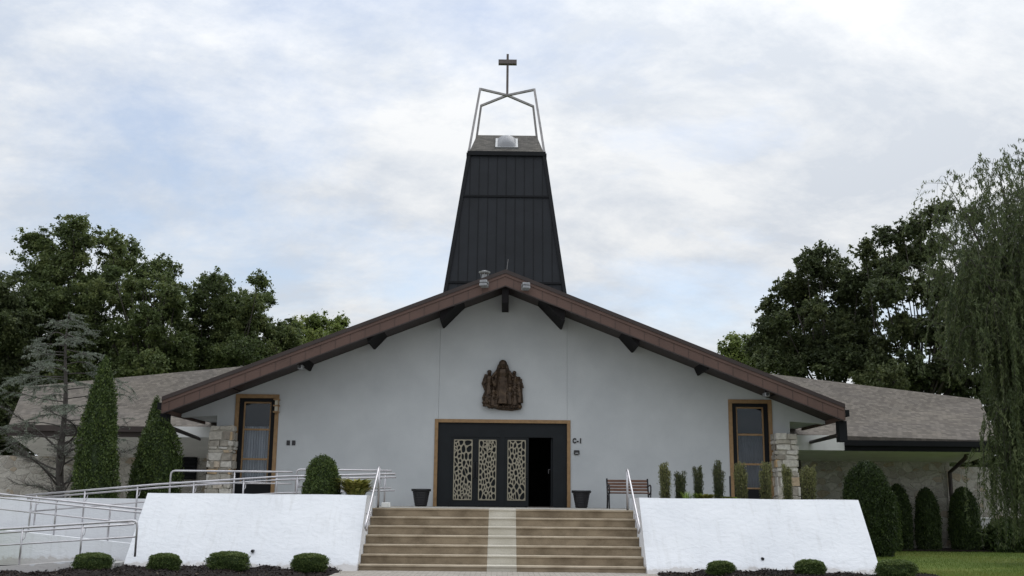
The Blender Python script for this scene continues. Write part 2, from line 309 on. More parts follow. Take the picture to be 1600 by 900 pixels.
def leafmat(key, stops, trans=0.25, rough=0.55, spec=0.3):
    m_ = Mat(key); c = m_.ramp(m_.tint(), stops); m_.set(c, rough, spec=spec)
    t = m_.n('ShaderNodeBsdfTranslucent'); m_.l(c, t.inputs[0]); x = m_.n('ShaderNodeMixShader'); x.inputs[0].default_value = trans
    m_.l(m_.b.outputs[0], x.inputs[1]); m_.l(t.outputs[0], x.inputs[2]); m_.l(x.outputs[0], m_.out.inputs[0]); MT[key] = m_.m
leafmat('oak_leaf', [(0, (0.046, 0.066, 0.024)), (0.5, (0.098, 0.132, 0.046)), (1, (0.195, 0.225, 0.08))], 0.4)
leafmat('dark_oak_leaf', [(0, (0.036, 0.050, 0.022)), (0.5, (0.072, 0.094, 0.038)), (1, (0.14, 0.16, 0.062))], 0.38)
leafmat('bright_oak_leaf', [(0, (0.07, 0.10, 0.028)), (0.5, (0.15, 0.195, 0.05)), (1, (0.25, 0.28, 0.09))], 0.4)
leafmat('willow_leaf', [(0, (0.042, 0.060, 0.025)), (0.5, (0.088, 0.115, 0.045)), (1, (0.17, 0.195, 0.09))], 0.38)
leafmat('cedar_leaf', [(0, (0.095, 0.118, 0.090)), (0.5, (0.175, 0.205, 0.16)), (1, (0.30, 0.335, 0.27))], 0.15)
leafmat('thuja_leaf', [(0, (0.022, 0.038, 0.012)), (0.5, (0.050, 0.080, 0.020)), (1, (0.12, 0.165, 0.04))], 0.15)
leafmat('box_leaf', [(0, (0.030, 0.052, 0.014)), (0.5, (0.075, 0.115, 0.030)), (1, (0.20, 0.24, 0.08))], 0.2)
leafmat('yew_leaf', [(0, (0.020, 0.034, 0.014)), (0.5, (0.050, 0.065, 0.028)), (1, (0.15, 0.15, 0.065))], 0.15)
leafmat('olive_leaf', [(0, (0.055, 0.065, 0.024)), (0.5, (0.125, 0.135, 0.05)), (1, (0.27, 0.265, 0.11))], 0.15)
leafmat('gold_leaf', [(0, (0.06, 0.085, 0.018)), (0.5, (0.20, 0.21, 0.045)), (1, (0.50, 0.46, 0.15))], 0.25)
leafmat('lime_leaf', [(0, (0.07, 0.12, 0.02)), (0.5, (0.16, 0.24, 0.045)), (1, (0.32, 0.42, 0.09))], 0.3)
leafmat('grass_blade', [(0, (0.08, 0.125, 0.022)), (0.5, (0.125, 0.18, 0.032)), (1, (0.22, 0.23, 0.06))], 0.3)

# ------------------------------------------------------------------ ground
LAND = 1.246; RIS = 0.178; TRD = 0.32; Y0 = 21.2; HW = 2.79; YT = Y0 + 6*TRD; YW = 31.0
b = MB(); b.add([(-900, -60, -0.02), (900, -60, -0.02), (900, 1500, -0.02), (-900, 1500, -0.02)], [(0, 1, 2, 3)])
tag(b.build('lawn_ground', MT['lawn']), kind='structure')
b = MB(); b.add([(-60, -55, -0.012), (60, -55, -0.012), (60, 17.5, -0.012), (-60, 17.5, -0.012)], [(0, 1, 2, 3)]); tag(b.build('forecourt_pavement', MT['landing_concrete']), kind='structure')  # unseen pale paving added to bounce light onto the lower facade
b = MB(); b.box(-3.1, 2.95, 17.4, Y0+0.05, -0.05, 0.068)
tag(b.build('paver_path', MT['pavers']), kind='structure')
b = MB(); b.add([(-24, 25.42, -0.008), (-8.42, 25.42, -0.008), (-8.42, 35.99, -0.008), (-24, 35.99, -0.008)], [(0, 1, 2, 3)]); tag(b.build('gravel_yard', MT['landing_concrete']), kind='structure')  # unseen grey ground added to stop green lawn bounce on the left soffit
def mulch_bed(x0, x1, yfront, yback, fn):
    nx, ny = 160, 14; v = []; f = []
    for i in range(nx+1):
        for j in range(ny+1):
            x = x0+(x1-x0)*i/nx; t = j/ny
            yf = yfront + 0.15*math.sin(x*1.3); y = yf + (yback-yf)*t
            e = min(1, t*5)*min(1, (nx-i)/6)*min(1, i/6)
            z = -0.03 + e*(fn(x, t) + 0.022*math.sin(x*5.1+y*3)+0.018*math.sin(x*11.3+y*7)+random.uniform(-.012, .012))
            v.append((x, y, z))
    for i in range(nx):
        for j in range(ny): f.append((i*(ny+1)+j, (i+1)*(ny+1)+j, (i+1)*(ny+1)+j+1, i*(ny+1)+j+1))
    o = MB().add(v, f).build('mulch_bed', MT['mulch'], smooth=True); tag(o, kind='structure')
    return np.array(v)
va = mulch_bed(-12.5, -2.82, 18.9, 20.95, lambda x, t: (0.085 + 0.05*t if x > -7.2 else -.02 + max(0, (x+10.5)*.05)) + 0.02*math.sin(x*0.9))
vb = mulch_bed(2.85, 8.3, 19.2, 20.95, lambda x, t: 0.10 + 0.05*t + 0.025*math.sin(x*1.4+1))
vv = np.concatenate([va, vb]); pick = RNG.integers(0, len(vv), 16000)
c = vv[pick] + RNG.normal(size=(16000, 3))*np.array([0.05, 0.06, 0.004]) + np.array([0, 0, 0.008])
lv = leaves(c, RNG.uniform(0.02, 0.075, 16000), RNG.uniform(0.01, 0.028, 16000), RNG.random(16000), np.array([[1, 0.3, 0]])*np.ones((16000, 1)), 0.7)
tag(leaf_obj('mulch_chips', [lv], MT['mulch_chip'], None), 'loose dark bark chips over the planting beds', 'mulch', kind='stuff')
def blades(n, xr, yr, hgt):
    p = np.stack([RNG.uniform(*xr, n), RNG.uniform(*yr, n), np.full(n, -0.02)], 1)
    hh = RNG.uniform(0.5, 1, n)*hgt; d = RNG.normal(size=(n, 3))*np.array([.35, .35, 0]) + np.array([0, 0, 1]); w = unit(n)*np.array([1, 1, 0])*0.006
    tip = p + d*hh[:, None]
    v = np.stack([p-w, p+w, tip+w*.2, tip-w*.2], 1).reshape(-1, 3)
    patch = 0.5+0.25*np.sin(p[:, 0]*0.9+p[:, 1]*0.5)+RNG.normal(size=n)*0.18
    return v, np.repeat(np.clip(patch, 0, 1), 4)
b = MB(); b.poly_y([(10.2, -.03), (19.5, -.03), (19.5, .02), (15, .035), (10.2, .02)], 34.3, 36.4); tag(b.build('mulch_bed', MT['mulch']), kind='structure')
tag(leaf_obj('lawn_grass', [blades(45000, (7.5, 20), (20, 34.3), 0.05), blades(9000, (7.4, 12), (19.5, 24), 0.055)], MT['grass_blade'], None), 'short mown grass on the lawn', 'grass', kind='stuff')

# landing terrace and steps
b = MB(); b.box(-5.6, 7.29, YT+0.02, 27, -0.05, LAND); b.box(-8.4, 8.6, 27.002, YW+0.9, -0.05, LAND)
tag(b.build('landing_terrace', MT['landing_concrete']), kind='structure')
st = thing('entrance_steps', (0, Y0, 0), 'brown concrete front steps with a pale cream strip painted up the middle', 'steps')
b = MB(); tr = MB(); ps = MB(); SX0, SX1 = -0.30, 0.28
for i in range(7):
    y = Y0 + i*TRD; z0, z1 = i*RIS, (i+1)*RIS
    for a0, a1 in ((-HW, SX0), (SX1, HW)):
        b.box(a0, a1, y, YT+0.6, z0-0.03, z1-0.035)
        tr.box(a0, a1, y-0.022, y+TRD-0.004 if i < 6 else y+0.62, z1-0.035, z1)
    ps.box(SX0, SX1, y-0.003, YT+0.6, z0-0.03, z1-0.035); ps.box(SX0, SX1, y-0.026, y+TRD-0.004 if i < 6 else y+0.62, z1-0.035, z1+0.003)
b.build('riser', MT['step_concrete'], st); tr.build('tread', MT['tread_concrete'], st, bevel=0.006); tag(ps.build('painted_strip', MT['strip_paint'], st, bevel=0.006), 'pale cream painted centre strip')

# battered white planter walls
WT = 1.505
def batter(x0, x1, ztop, lab):
    nx, nz = 220, 70; v = []; f = []
    for i in range(nx+1):
        for j in range(nz+1):
            x = x0+(x1-x0)*i/nx; t = j/nz
            w = 0.012*mnoise.noise((x*2.2, t*6, 3.3)) + 0.011*abs(mnoise.noise((x*5.5, t*17, 9.1)))
            e = 1.0 if 0 < i < nx and 0 < j < nz else 0.3
            v.append((x, 20.85+1.25*t + w*e - 0.0, -0.06+(ztop+0.06)*t + w*e*0.6 + 0.004*math.sin(x*3)))
    for i in range(nx):
        for j in range(nz): f.append((i*(nz+1)+j, (i+1)*(nz+1)+j, (i+1)*(nz+1)+j+1, i*(nz+1)+j+1))
    k = len(v); bk = []
    for i in range(nx+1): bk.append((v[i*(nz+1)+nz][0], 22.42, ztop+0.004*math.sin(v[i*(nz+1)+nz][0]*3)))
    v += bk
    for i in range(nx): f.append((i*(nz+1)+nz, (i+1)*(nz+1)+nz, k+i+1, k+i))
    k2 = len(v); v += [(x0, 22.42, -0.06), (x1, 22.42, -0.06)]
    f.append(tuple(range(nz+1)) + (k, k2)); f.append(tuple(nx*(nz+1)+j for j in range(nz, -1, -1)) + (k2+1, k+nx))
    f.append(tuple(k+i for i in range(nx+1)) + (k2+1, k2))
    o = MB().add(v, f).build('planter_wall', MT['stucco']); tag(o, lab, 'planter wall', 'sloping white planter walls beside the steps'); return o
batter(-7.28, -HW-0.003, WT, 'long sloping white stucco planter wall between the ramp and the steps')
batter(HW+0.003, 7.31, WT-0.0, 'long sloping white stucco planter wall between the steps and the lawn')
for x0, x1 in ((-5.6, -HW-0.303), (HW+0.303, 7.29)):
    b = MB(); b.box(x0, x1, 22.43, 23.6, 0, WT-0.08); tag(b.build('bed_soil', MT['soil']), kind='structure')
    b = MB(); 
    side = -1 if x0 < 0 else 1
for sgn in (-1, 1):                                  # cheek walls that close the stairs behind the planter walls
    b = MB(); xa, xb = (-HW-0.30, -HW-0.004) if sgn < 0 else (HW+0.004, HW+0.30)
    b.box(xa, xb, 22.424, 23.7, -0.05, WT-0.004)
    tag(b.build('cheek_wall', MT['stucco']), 'short white wall edging the top of the stairs on the %s side' % ('ramp' if sgn < 0 else 'bench'), 'wall')
for (px, py, sgn) in ((395, 861, -1), (1191, 873, 1)):   # weep spouts
    t_ = 0.28; p = at(px, py, 20.85+1.25*t_); d = MB(); d.tube([p+Vector((0, -0.05, 0.0)), p+Vector((0, .1, 0))], 0.03, 10)
    tag(d.build('drain_spout', MT['black_plastic']), 'small black drain hole low in the sloping white wall nearer the %s' % ('ramp' if sgn < 0 else 'lawn'), 'drain', 'drain holes in the white walls')

# ------------------------------------------------------------------ church
church = thing('church_building', (0, YW, 0), 'low white church with a wide brown gable roof, stone side wings and dark double doors', 'church')
YF = 29.35
pa, pl_, pr = at(788, 424, YF), at(257, 621, YF), at(1318, 634, YF)
ZA = pa.z; XE = (pr.x - pl_.x)/2; ZE = (pl_.z + pr.z)/2; SL = (ZA-ZE)/XE
print('apex', ZA, 'eave', ZE, XE, 'slope', SL, pl_, pr)
def zr(x, off=0): return ZA - SL*abs(x) - off
FH = 0.415
# roof slab
rf = MB()
for s in (-1, 1):
    for (y0, y1, xe) in ((YF+0.02, 34.0, XE), (34.003, 56, 6.4)):
        top = [(0, ZA), (s*xe, zr(xe)), (s*xe, zr(xe)-0.22), (0, ZA-0.22)]
        rf.poly_y(top, y0, y1)
roof = rf.build('roof', MT['shingle'], church)
fa = MB(); dk = MB()
for s in (-1, 1):
    def sec(o0, o1, y0, y1, mb, xa=0.0, xb=XE): mb.prism([(s*xa, y0, zr(xa, o0)), (s*xb, y0, zr(xb, o0)), (s*xb, y0, zr(xb, o1)), (s*xa, y0, zr(xa, o1))], [(s*xa, y1, zr(xa, o0)), (s*xb, y1, zr(xb, o0)), (s*xb, y1, zr(xb, o1)), (s*xa, y1, zr(xa, o1))])
    sec(0.07, 0.155, YF-0.075, YF+0.0, fa); sec(0.155, FH, YF-0.05, YF+0.0, fa); 
    sec(-0.04, 0.07, YF-0.10, YF+0.015, dk, 0.0, XE+0.03); sec(FH, FH+0.03, YF-0.06, YF+0.05, dk)
    x = 0.22
    while x < XE-0.1:                                # standing seams of the fascia panels
        fa.prism([(s*x, YF-0.056, zr(x, 0.165)), (s*(x+.019), YF-0.056, zr(x+.019, 0.165)), (s*(x+.019), YF-0.056, zr(x+.019, FH-.002)), (s*x, YF-0.056, zr(x, FH-.002))],
                 [(s*x, YF-0.048, zr(x, 0.165)), (s*(x+.019), YF-0.048, zr(x+.019, 0.165)), (s*(x+.019), YF-0.048, zr(x+.019, FH-.002)), (s*x, YF-0.048, zr(x, FH-.002))], 0.0)
        x += 0.41
    # fascia return along the side eave
    fa.box(min(s*XE, s*(XE+.05)), max(s*XE, s*(XE+.05)), YF, 33.6, zr(XE, 0.42), zr(XE, 0.03))
fascia = fa.build('fascia', MT['brown_metal'], church); dk.build('fascia_trim', MT['brown_dark'], fascia)
so = MB()
for s in (-1, 1): so.prism([(0, YF+.03, ZA-.26), (s*XE, YF+.03, zr(XE)-.26), (s*XE, YF+.03, zr(XE)-.30), (0, YF+.03, ZA-.30)], [(0, YW-.02, ZA-.26), (s*XE, YW-.02, zr(XE)-.26), (s*XE, YW-.02, zr(XE)-.30), (0, YW-.02, ZA-.30)])
so.build('soffit', MT['brown_dark'], church)
# facade wall in columns round the openings
DX0, DX1, DZ1 = at(684, 700, YW).x, at(886, 700, YW).x, at(786, 661, YW).z
W1 = (at(368, 680, YW).x, at(431, 680, YW).x); W2 = (at(1142, 690, YW).x, at(1205, 690, YW).x)
WZ1 = at(400, 618, YW).z; WZ1b = at(1174, 629, YW).z; WZ1 = (WZ1+WZ1b)/2; WZ0 = LAND+0.10
XW = 8.36
print('door', DX0, DX1, DZ1, 'win', W1, W2, WZ1)
fw_ = MB()
def colm(x0, x1, z0, ztop=None):
    pts = [(x0, z0), (x1, z0)]
    tops = [(x1, zr(x1, 0.31))] + ([(0, zr(0, 0.31))] if x0 < 0 < x1 else []) + [(x0, zr(x0, 0.31))]
    if ztop is not None: tops = [(x1, ztop), (x0, ztop)]
    fw_.poly_y(pts+tops, YW, YW+0.28)
GAP = 0.005
cuts = [-XW, W1[0], W1[1], DX0, DX1, W2[0], W2[1], XW]
colm(cuts[0], cuts[1], 0); colm(cuts[1], cuts[2], WZ1); colm(cuts[1], cuts[2], 0, WZ0); colm(cuts[2], cuts[3]-GAP, 0)
colm(cuts[3], cuts[4], DZ1); colm(cuts[4]+GAP, cuts[5], 0); colm(cuts[5], cuts[6], WZ1); colm(cuts[5], cuts[6], 0, WZ0); colm(cuts[6], cuts[7], 0)
ZX = zr(XE, .34)
for s in (-1, 1):
    xs = sorted((s*XW, s*(XE-.02))); a = [(s*XW, ZX), (s*(XE-.02), min(ZX, zr(XE, .4))), (s*(XE-.02), zr(XE, .31)), (s*XW, zr(XW, .31))]
    fw_.poly_y(a, YW, YW+0.28)
wall = fw_.build('facade_wall', MT['facade'], church)
bk = MB()                                            # backing behind the joints, inside walls
bk.box(DX0-0.2, DX0+0.0, YW+0.1, YW+0.27, 0, zr(2.5, .5)); 
sw = MB()
for s in (-1, 1):
    sw = MB(); xs = sorted((s*(XW-.3), s*XW)); sw.box(xs[0], xs[1], YW+0.283, 36.4, 0, zr(XW, .31))
    xs = sorted((s*(XW), s*(XE-.02))); sw.prism([(s*XW, YW+.283, ZX+.0), (s*(XE-.02), YW+.283, ZX), (s*(XE-.02), YW+.283, ZX+.06), (s*XW, YW+.283, ZX+.06)], [(s*XW, 36.3, ZX), (s*(XE-.02), 36.3, ZX), (s*(XE-.02), 36.3, ZX+.06), (s*XW, 36.3, ZX+.06)])
    sw.build('side_wall', MT['facade'], church)
# vestibule and window boxes added to block light, coloured near-black for unlit rooms
it = MB(); z9 = DZ1+.4
it.box(DX0-.5, DX1+.5, YW+4, YW+4.1, LAND-.1, z9); it.box(DX0-.6, DX0-.5, YW+.3, YW+4.1, LAND-.1, z9); it.box(DX1+.5, DX1+.6, YW+.3, YW+4.1, LAND-.1, z9)
it.box(DX0-.6, DX1+.6, YW+.3, YW+4.1, z9, z9+.1); it.box(DX0-.6, DX1+.6, YW+.3, YW+4.1, LAND-.2, LAND-.1)
it.build('interior', MT['interior_dark'], church)
for w in (W1, W2):
    it = MB(); it.box(w[0]-.1, w[1]+.1, YW+.75, YW+.8, WZ0-.2, WZ1+.2); it.box(w[0]-.15, w[0]-.1, YW+.285, YW+.8, WZ0-.2, WZ1+.2); it.box(w[1]+.1, w[1]+.15, YW+.285, YW+.8, WZ0-.2, WZ1+.2); it.box(w[0]-.15, w[1]+.15, YW+.285, YW+.8, WZ1+.2, WZ1+.25)
    it.build('interior', MT['interior_dark'], church)

# ridge beam and outrigger brackets
bb = MB(); zb = at(786, 488, YW).z
bb.box(-.10, .10, YF+.06, YW, zb, ZA-.3); bb.build('ridge_beam', MT['black_wood'], church)
tips = [(692, 513, 735, 474), (584, 546, 617, 516), (483, 580, 497, 560), (375, 612, 385, 600), (878, 515, 836, 474), (989, 551, 957, 519), (1092, 587, 1077, 564), (1199, 622, 1192, 606)]
for (tx, ty, ux, uy) in tips:                        # triangular beams running from the wall out to the fascia
    p = at(tx, ty, YW); q = at(ux, uy, YW); sg = -1 if p.x < 0 else 1
    k = (q.z-p.z)/abs(q.x-p.x); dx = 0.0
    while p.z+k*dx < zr(abs(p.x)-dx, .28) and dx < 3: dx += .01
    pts = [(p.x, p.z), (p.x-sg*.05, p.z), (p.x-sg*dx, zr(abs(p.x)-dx, .27)), (p.x, zr(p.x, .27))]
    MB().poly_y(pts, YF+.08, YW-.001).build('roof_bracket', MT['black_wood'], church)

# door surround and doors
dr = MB(); tw = 0.10
dr.box(DX0-tw, DX0, YW-.03, YW+.12, LAND+.002, DZ1+tw); dr.box(DX1, DX1+tw, YW-.03, YW+.12, LAND+.002, DZ1+tw); dr.box(DX0, DX1, YW-.028, YW+.12, DZ1, DZ1+tw)
dr.build('door_frame', MT['gold_wood'], church, bevel=.006)
lx = [at(x, 740, YW).x for x in (703.5, 742.5, 780, 788, 826, 864)]
LZ = at(786, 683, YW).z
ds = MB(); ds.box(DX0, lx[0], YW+.05, YW+.13, LAND, DZ1); ds.box(lx[5], DX1, YW+.05, YW+.13, LAND, DZ1); ds.box(lx[0], lx[5], YW+.05, YW+.13, LZ, DZ1); ds.box(lx[2], lx[3], YW+.045, YW+.13, LAND, LZ)
ds.build('door_surround', MT['door_charcoal'], church)
def clip(poly, a, n):                                 # keep side where (p-a).n <= 0
    out = []
    for i in range(len(poly)):
        p, q = poly[i], poly[(i+1) % len(poly)]; dp = (p-a) @ n; dq = (q-a) @ n
        if dp <= 0: out.append(p)
        if dp*dq < 0: out.append(p + (q-p)*dp/(dp-dq))
    return out
def grille_cells(w, h, n, seed, stretch=1.6):
    g = np.random.default_rng(seed); hs = h/stretch; pts = g.random((n, 2))*np.array([w, hs])
    for _ in range(3):
        cells = []
        for i, p in enumerate(pts):
            poly = [np.array(q, float) for q in ((0, 0), (w, 0), (w, hs), (0, hs))]
            for j, q in enumerate(pts):
                if i != j and len(poly) > 2: poly = clip(poly, (p+q)/2, q-p)
            cells.append(np.array(poly))
        if _ < 2: pts = np.array([c.mean(0)*0.55 + p*0.45 for c, p in zip(cells, pts)])
    return [c*np.array([1, stretch]) for c in cells if len(c) > 2]
def door_leaf(x0, x1, seed, cross=False, handle=1):
    d = MB(); z0, z1 = LAND+.02, LZ; gx0, gx1 = x0+.10, x1-.10; gz0, gz1 = LAND+.20, LZ-.09; ya, yb = YW+.07, YW+.12
    d.box(x0, gx0, ya, yb, z0, z1); d.box(gx1, x1, ya, yb, z0, z1); d.box(gx0, gx1, ya, yb, z0, gz0); d.box(gx0, gx1, ya, yb, gz1, z1); d.box(gx0, gx1, yb-.012, yb-.004, gz0, gz1)
    leaf = d.build('door', MT['door_charcoal'], church)
    g = MB(); y0, y1 = YW+.045, YW+.068; w, h = gx1-gx0, gz1-gz0
    for c in grille_cells(w, h, 66, seed):
        m0 = c.mean(0); k = len(c); rad = np.linalg.norm(c-m0, axis=1); inn = m0 + (c-m0)*np.maximum(0.25, 1-0.0225/np.maximum(rad, .03))[:, None]
        sm = []                                       # round the corners of the opening
        for i in range(k): sm += [inn[i]*.72+inn[i-1]*.28, inn[i]*.72+inn[(i+1) % k]*.28]
        sm = np.array(sm)
        P = lambda q, y: (gx0+q[0], y, gz0+q[1])
        for i in range(k):
            j = (i+1) % k; a, b2, a2, b1 = c[i], c[j], sm[2*i], sm[2*i+1]; nx_ = sm[2*j]
            g.add([P(a, y0), P(b2, y0), P(nx_, y0), P(b1, y0), P(b1, y1), P(nx_, y1)], [(0, 1, 2, 3), (3, 2, 5, 4)])
            g.add([P(a, y0), P(b1, y0), P(a2, y0), P(a2, y1), P(b1, y1)], [(0, 1, 2), (2, 1, 4, 3)])
    for q in ((gx0-.012, gx0+.012, gz0, gz1), (gx1-.012, gx1+.012, gz0, gz1), (gx0-.012, gx1+.012, gz0-.012, gz0+.012), (gx0-.012, gx1+.012, gz1-.012, gz1+.012)): g.box(q[0], q[1], y0-.003, y1, q[2], q[3])
    if cross:
        cxm, czm, rr = (gx0+gx1)/2, gz1-.20, .15
        g.tube([(cxm+rr*math.cos(a), y0-.004, czm+rr*math.sin(a)) for a in [2*math.pi*i/24 for i in range(25)]], .014, 6, caps=False)
        g.box(cxm-.014, cxm+.014, y0-.012, y1, czm-.13, czm+.13); g.box(cxm-.09, cxm+.09, y0-.014, y1, czm+.02, czm+.046)
    g.build('grille', MT['grille_metal'], leaf)
    hx = x1-.045 if handle > 0 else x0+.045
    t = MB(); t.tube([(hx, YW+.07, LAND+1.25), (hx, YW+.0, LAND+1.25), (hx, YW-.005, LAND+1.1), (hx, YW-.0, LAND+.85), (hx, YW+.07, LAND+.85)], .016, 8); t.build('handle', MT['black_iron'], leaf)
door_leaf(lx[0], lx[1]-.003, 11, False, 1); door_leaf(lx[1]+.003, lx[2], 22, True, -1); door_leaf(lx[3], lx[4], 33, False, 1)
# the fourth leaf stands open inwards
d = MB(); dxo = lx[5]-.05; d.box(dxo, dxo+.045, YW+.14, YW+.14+.72, LAND+.02, LZ-.01); od = d.build('door', MT['door_charcoal'], church); tag(od, 'dark door leaf swung open into the entrance')
t = MB(); t.tube([(dxo, YW+.70, LAND+1.1), (dxo-.05, YW+.70, LAND+1.1), (dxo-.05, YW+.70, LAND+.98)], .012, 8); t.build('handle', MT['rail_metal'], od)
t = MB(); t.box(lx[4]-.02, lx[5]+.02, YW-.02, YW+.2, LAND+.001, LAND+.02); t.build('threshold', MT['dark_rust'], church)

# windows
def window(w, right):
    f = MB(); x0, x1 = w; t = .10
    f.box(x0-.05, x0+.06, YW-.035, YW+.10, WZ0-.05, WZ1+.06); f.box(x1-.06, x1+.05, YW-.035, YW+.10, WZ0-.05, WZ1+.06); f.box(x0+.06, x1-.06, YW-.033, YW+.10, WZ1-.05, WZ1+.06); f.box(x0+.06, x1-.06, YW-.05, YW+.10, WZ0-.05, WZ0+.03)
    win = f.build('window', MT['gold_wood'], church, bevel=.005)
    f = MB(); a0, a1 = x0+.06, x1-.06; zt, zl = WZ1-.05, WZ0+.03
    f.box(a0, a0+.12, YW+.03, YW+.14, zl, zt); f.box(a1-.12, a1, YW+.03, YW+.14, zl, zt); f.box(a0+.12, a1-.12, YW+.03, YW+.14, zt-.10, zt); f.box(a0+.12, a1-.12, YW+.03, YW+.14, zl, zl+.45)
    f.build('frame', MT['charcoal_dark'], win)
    g0, g1, gz0, gz1 = a0+.12, a1-.12, zl+.45, zt-.10
    sw_ = .045; f = MB(); ys = YW+.075; ye = YW+.12
    f.box(g0, g0+sw_, ys, ye, gz0, gz1); f.box(g1-sw_, g1, ys, ye, gz0, gz1); f.box(g0+sw_, g1-sw_, ys, ye, gz1-sw_, gz1); f.box(g0+sw_, g1-sw_, ys, ye, gz0, gz0+sw_)
    for fr in (.30, .66): zc = gz0+(gz1-gz0)*fr; f.box(g0+sw_, g1-sw_, ys+.002, ye, zc-.028, zc+.028)
    f.build('sash', MT['gold_wood'], win, bevel=.004)
    f = MB(); f.box(g0+.01, g1-.01, ys+.02, ys+.026, gz0+.01, gz1-.01); f.build('pane', MT['window_glass'], win)
    zc = gz0+(gz1-gz0)*.66
    f = MB(); nn = 44; vv_ = []
    for i in range(nn+1):
        x = g0-.05+(g1-g0+.1)*i/nn; y = YW+.28+.028*math.sin(i*1.35)+random.uniform(-.008, .008); vv_ += [(x, y, zl+.2), (x, y, (zc+.10) if not right else zc-.02)]
    f.add(vv_, [(2*i, 2*i+2, 2*i+3, 2*i+1) for i in range(nn)]); f.build('curtain', MT['dark_curtain'] if right else MT['curtain'], win, smooth=True)  # right window has no curtain: a dark screen is added to darken its panes
window(W1, False); window(W2, True)

# ------------------------------------------------------------------ wings
def wing(s, ridge_in, ridge_out, eave_in, eave_out, YR0, YR1, YE, YS):
    a, b_, c, d_ = at(*ridge_in, YR0), at(*ridge_out, YR1), at(*eave_out, YE), at(*eave_in, YE)
    # reach inwards under the main roof
    a2 = a + (a-b_)*0.5; d2 = d_ + (d_-c)*((abs(d_.x)-9.0)/abs(c.x-d_.x))
    th = Vector((0, 0, -.14)); r_ = MB()
    back_in, back_out = Vector((a2.x, a2.y+7, d_.z-.3)), Vector((c.x, b_.y+6, c.z))
    V = [d2, c, b_, a2, back_out, back_in]
    top = [tuple(p) for p in V]; bot = [tuple(p+th) for p in V]
    r_.add(top+bot, [(0, 1, 2, 3), (1, 4, 2), (3, 2, 4, 5), (6, 9, 8, 7), (7, 8, 10), (9, 11, 10, 8), (0, 6, 7, 1), (1, 7, 10, 4), (4, 10, 11, 5)])
    r_.build('wing_roof', MT['shingle'], church)
    g = MB(); zc = (c.z+d_.z)/2
    g.box(min(d_.x, c.x), max(d_.x, c.x), YE-.14, YE-.01, c.z-.20, c.z-.03)
    g.box(min(d_.x, c.x), max(d_.x, c.x), YE-.008, YE+.06, c.z-.36, c.z-.145); gut = g.build('gutter', MT['charcoal_dark'] if s > 0 else MT['brown_dark'], church)
    zs0 = c.z-.34; zs1 = at(1450 if s > 0 else 330, 722 if s > 0 else 716, YS).z
    f = MB(); xa, xb = sorted((s*(XW+.01), c.x-s*.05)); f.prism([(xa, YE+.06, zs0), (xb, YE+.06, zs0), (xb, YE+.06, zs0+.05), (xa, YE+.06, zs0+.05)], [(xa, YS, zs1), (xb, YS, zs1), (xb, YS, zs1+.05), (xa, YS, zs1+.05)])
    f.build('wing_soffit', MT['soffit_paint'], church)
    pn = MB(); qa_, qb_ = sorted((s*(XW+.02), d_.x)); pn.box(qa_, qb_, YE-.035, YE-.012, zs0-.01, d_.z+.01); pn.build('eave_panel', MT['soffit_paint'], church)
    xa, xb = sorted((s*(XW+.01), c.x-s*.6)); w = MB(); w.box(xa if s > 0 else xa-6, xb+(0 if s < 0 else -0.2), YS, YS+.35, -.05, zs1+(.5 if s > 0 else .02)); 
    w.box(*sorted((c.x-s*.9, c.x-s*.55)), YS+.351, b_.y+5.5, -.05, zs1+.3); w.build('stone_wall', MT['rubble_wall'], church)
    return c, d_, zs1
cR, dR, zsR = wing(1, (1195, 583), (1530, 624), (1318, 681), (1562, 689), 38.5, 40.5, 33.7, 36.0)
cL, dL, zsL = wing(-1, (372, 573), (38, 604), (270, 667), (14, 663), 38.5, 40.0, 33.7, 36.0)
print('wing', cR, dR, zsR, cL, dL, zsL)
# lower stone wall running on beyond the right wing, left wing flank
fx = at(1514, 700, 36.0).x; tx = at(1640, 700, 36.5).x
w = MB(); w.box(fx-1.2, tx, 36.5, 36.85, -.05, at(1550, 730, 36.5).z); tag(w.build('garden_wall', MT['rubble_wall']), 'lower tan stone wall beyond the wing behind the drooping willow', 'wall')
# downspouts
def spout(path, r=.045, parent=church): return MB().tube(path, r, 8).build('downspout', MT['brown_dark'], parent)
spout([at(1310, 680, YF+.3), at(1247, 696, 35.9), Vector((at(1247, 696, 35.9).x, 35.9, 0))], .06)
spout([at(266, 668, YF+.3), at(328, 692, 35.9), Vector((at(328, 692, 35.9).x, 35.9, 0))], .06)
p1, p2 = at(1512, 706, 34.2), at(1484, 738, 35.9); spout([p1, p1+Vector((-.05, .1, -.2)), p2, Vector((p2.x, 35.9, 0))], .07)
for s in (-1, 1):
    g = MB(); xa, xb = sorted((s*(XE+.053), s*(XE+.20))); g.box(xa, xb, YF+.1, 33.6, zr(XE, .30), zr(XE, .12)); xa, xb = sorted((s*(XE-.1), s*(XE+.12))); g.box(xa, xb, YF+.12, YF+.42, zr(XE, 1.0), zr(XE, .425)); g.build('eave_gutter', MT['charcoal_dark'], church)
lv_ = MB(); p = at(294, 720, 35.95)
lv_.box(p.x-.30, p.x+.30, 35.90, 35.98, p.z-.62, p.z+.55, .2)
for k in range(9): lv_.box(p.x-.26, p.x+.26, 35.84, 35.895, p.z-.56+k*.12, p.z-.50+k*.12, .5)
lv_.build('louvre', MT['charcoal_dark'], church)

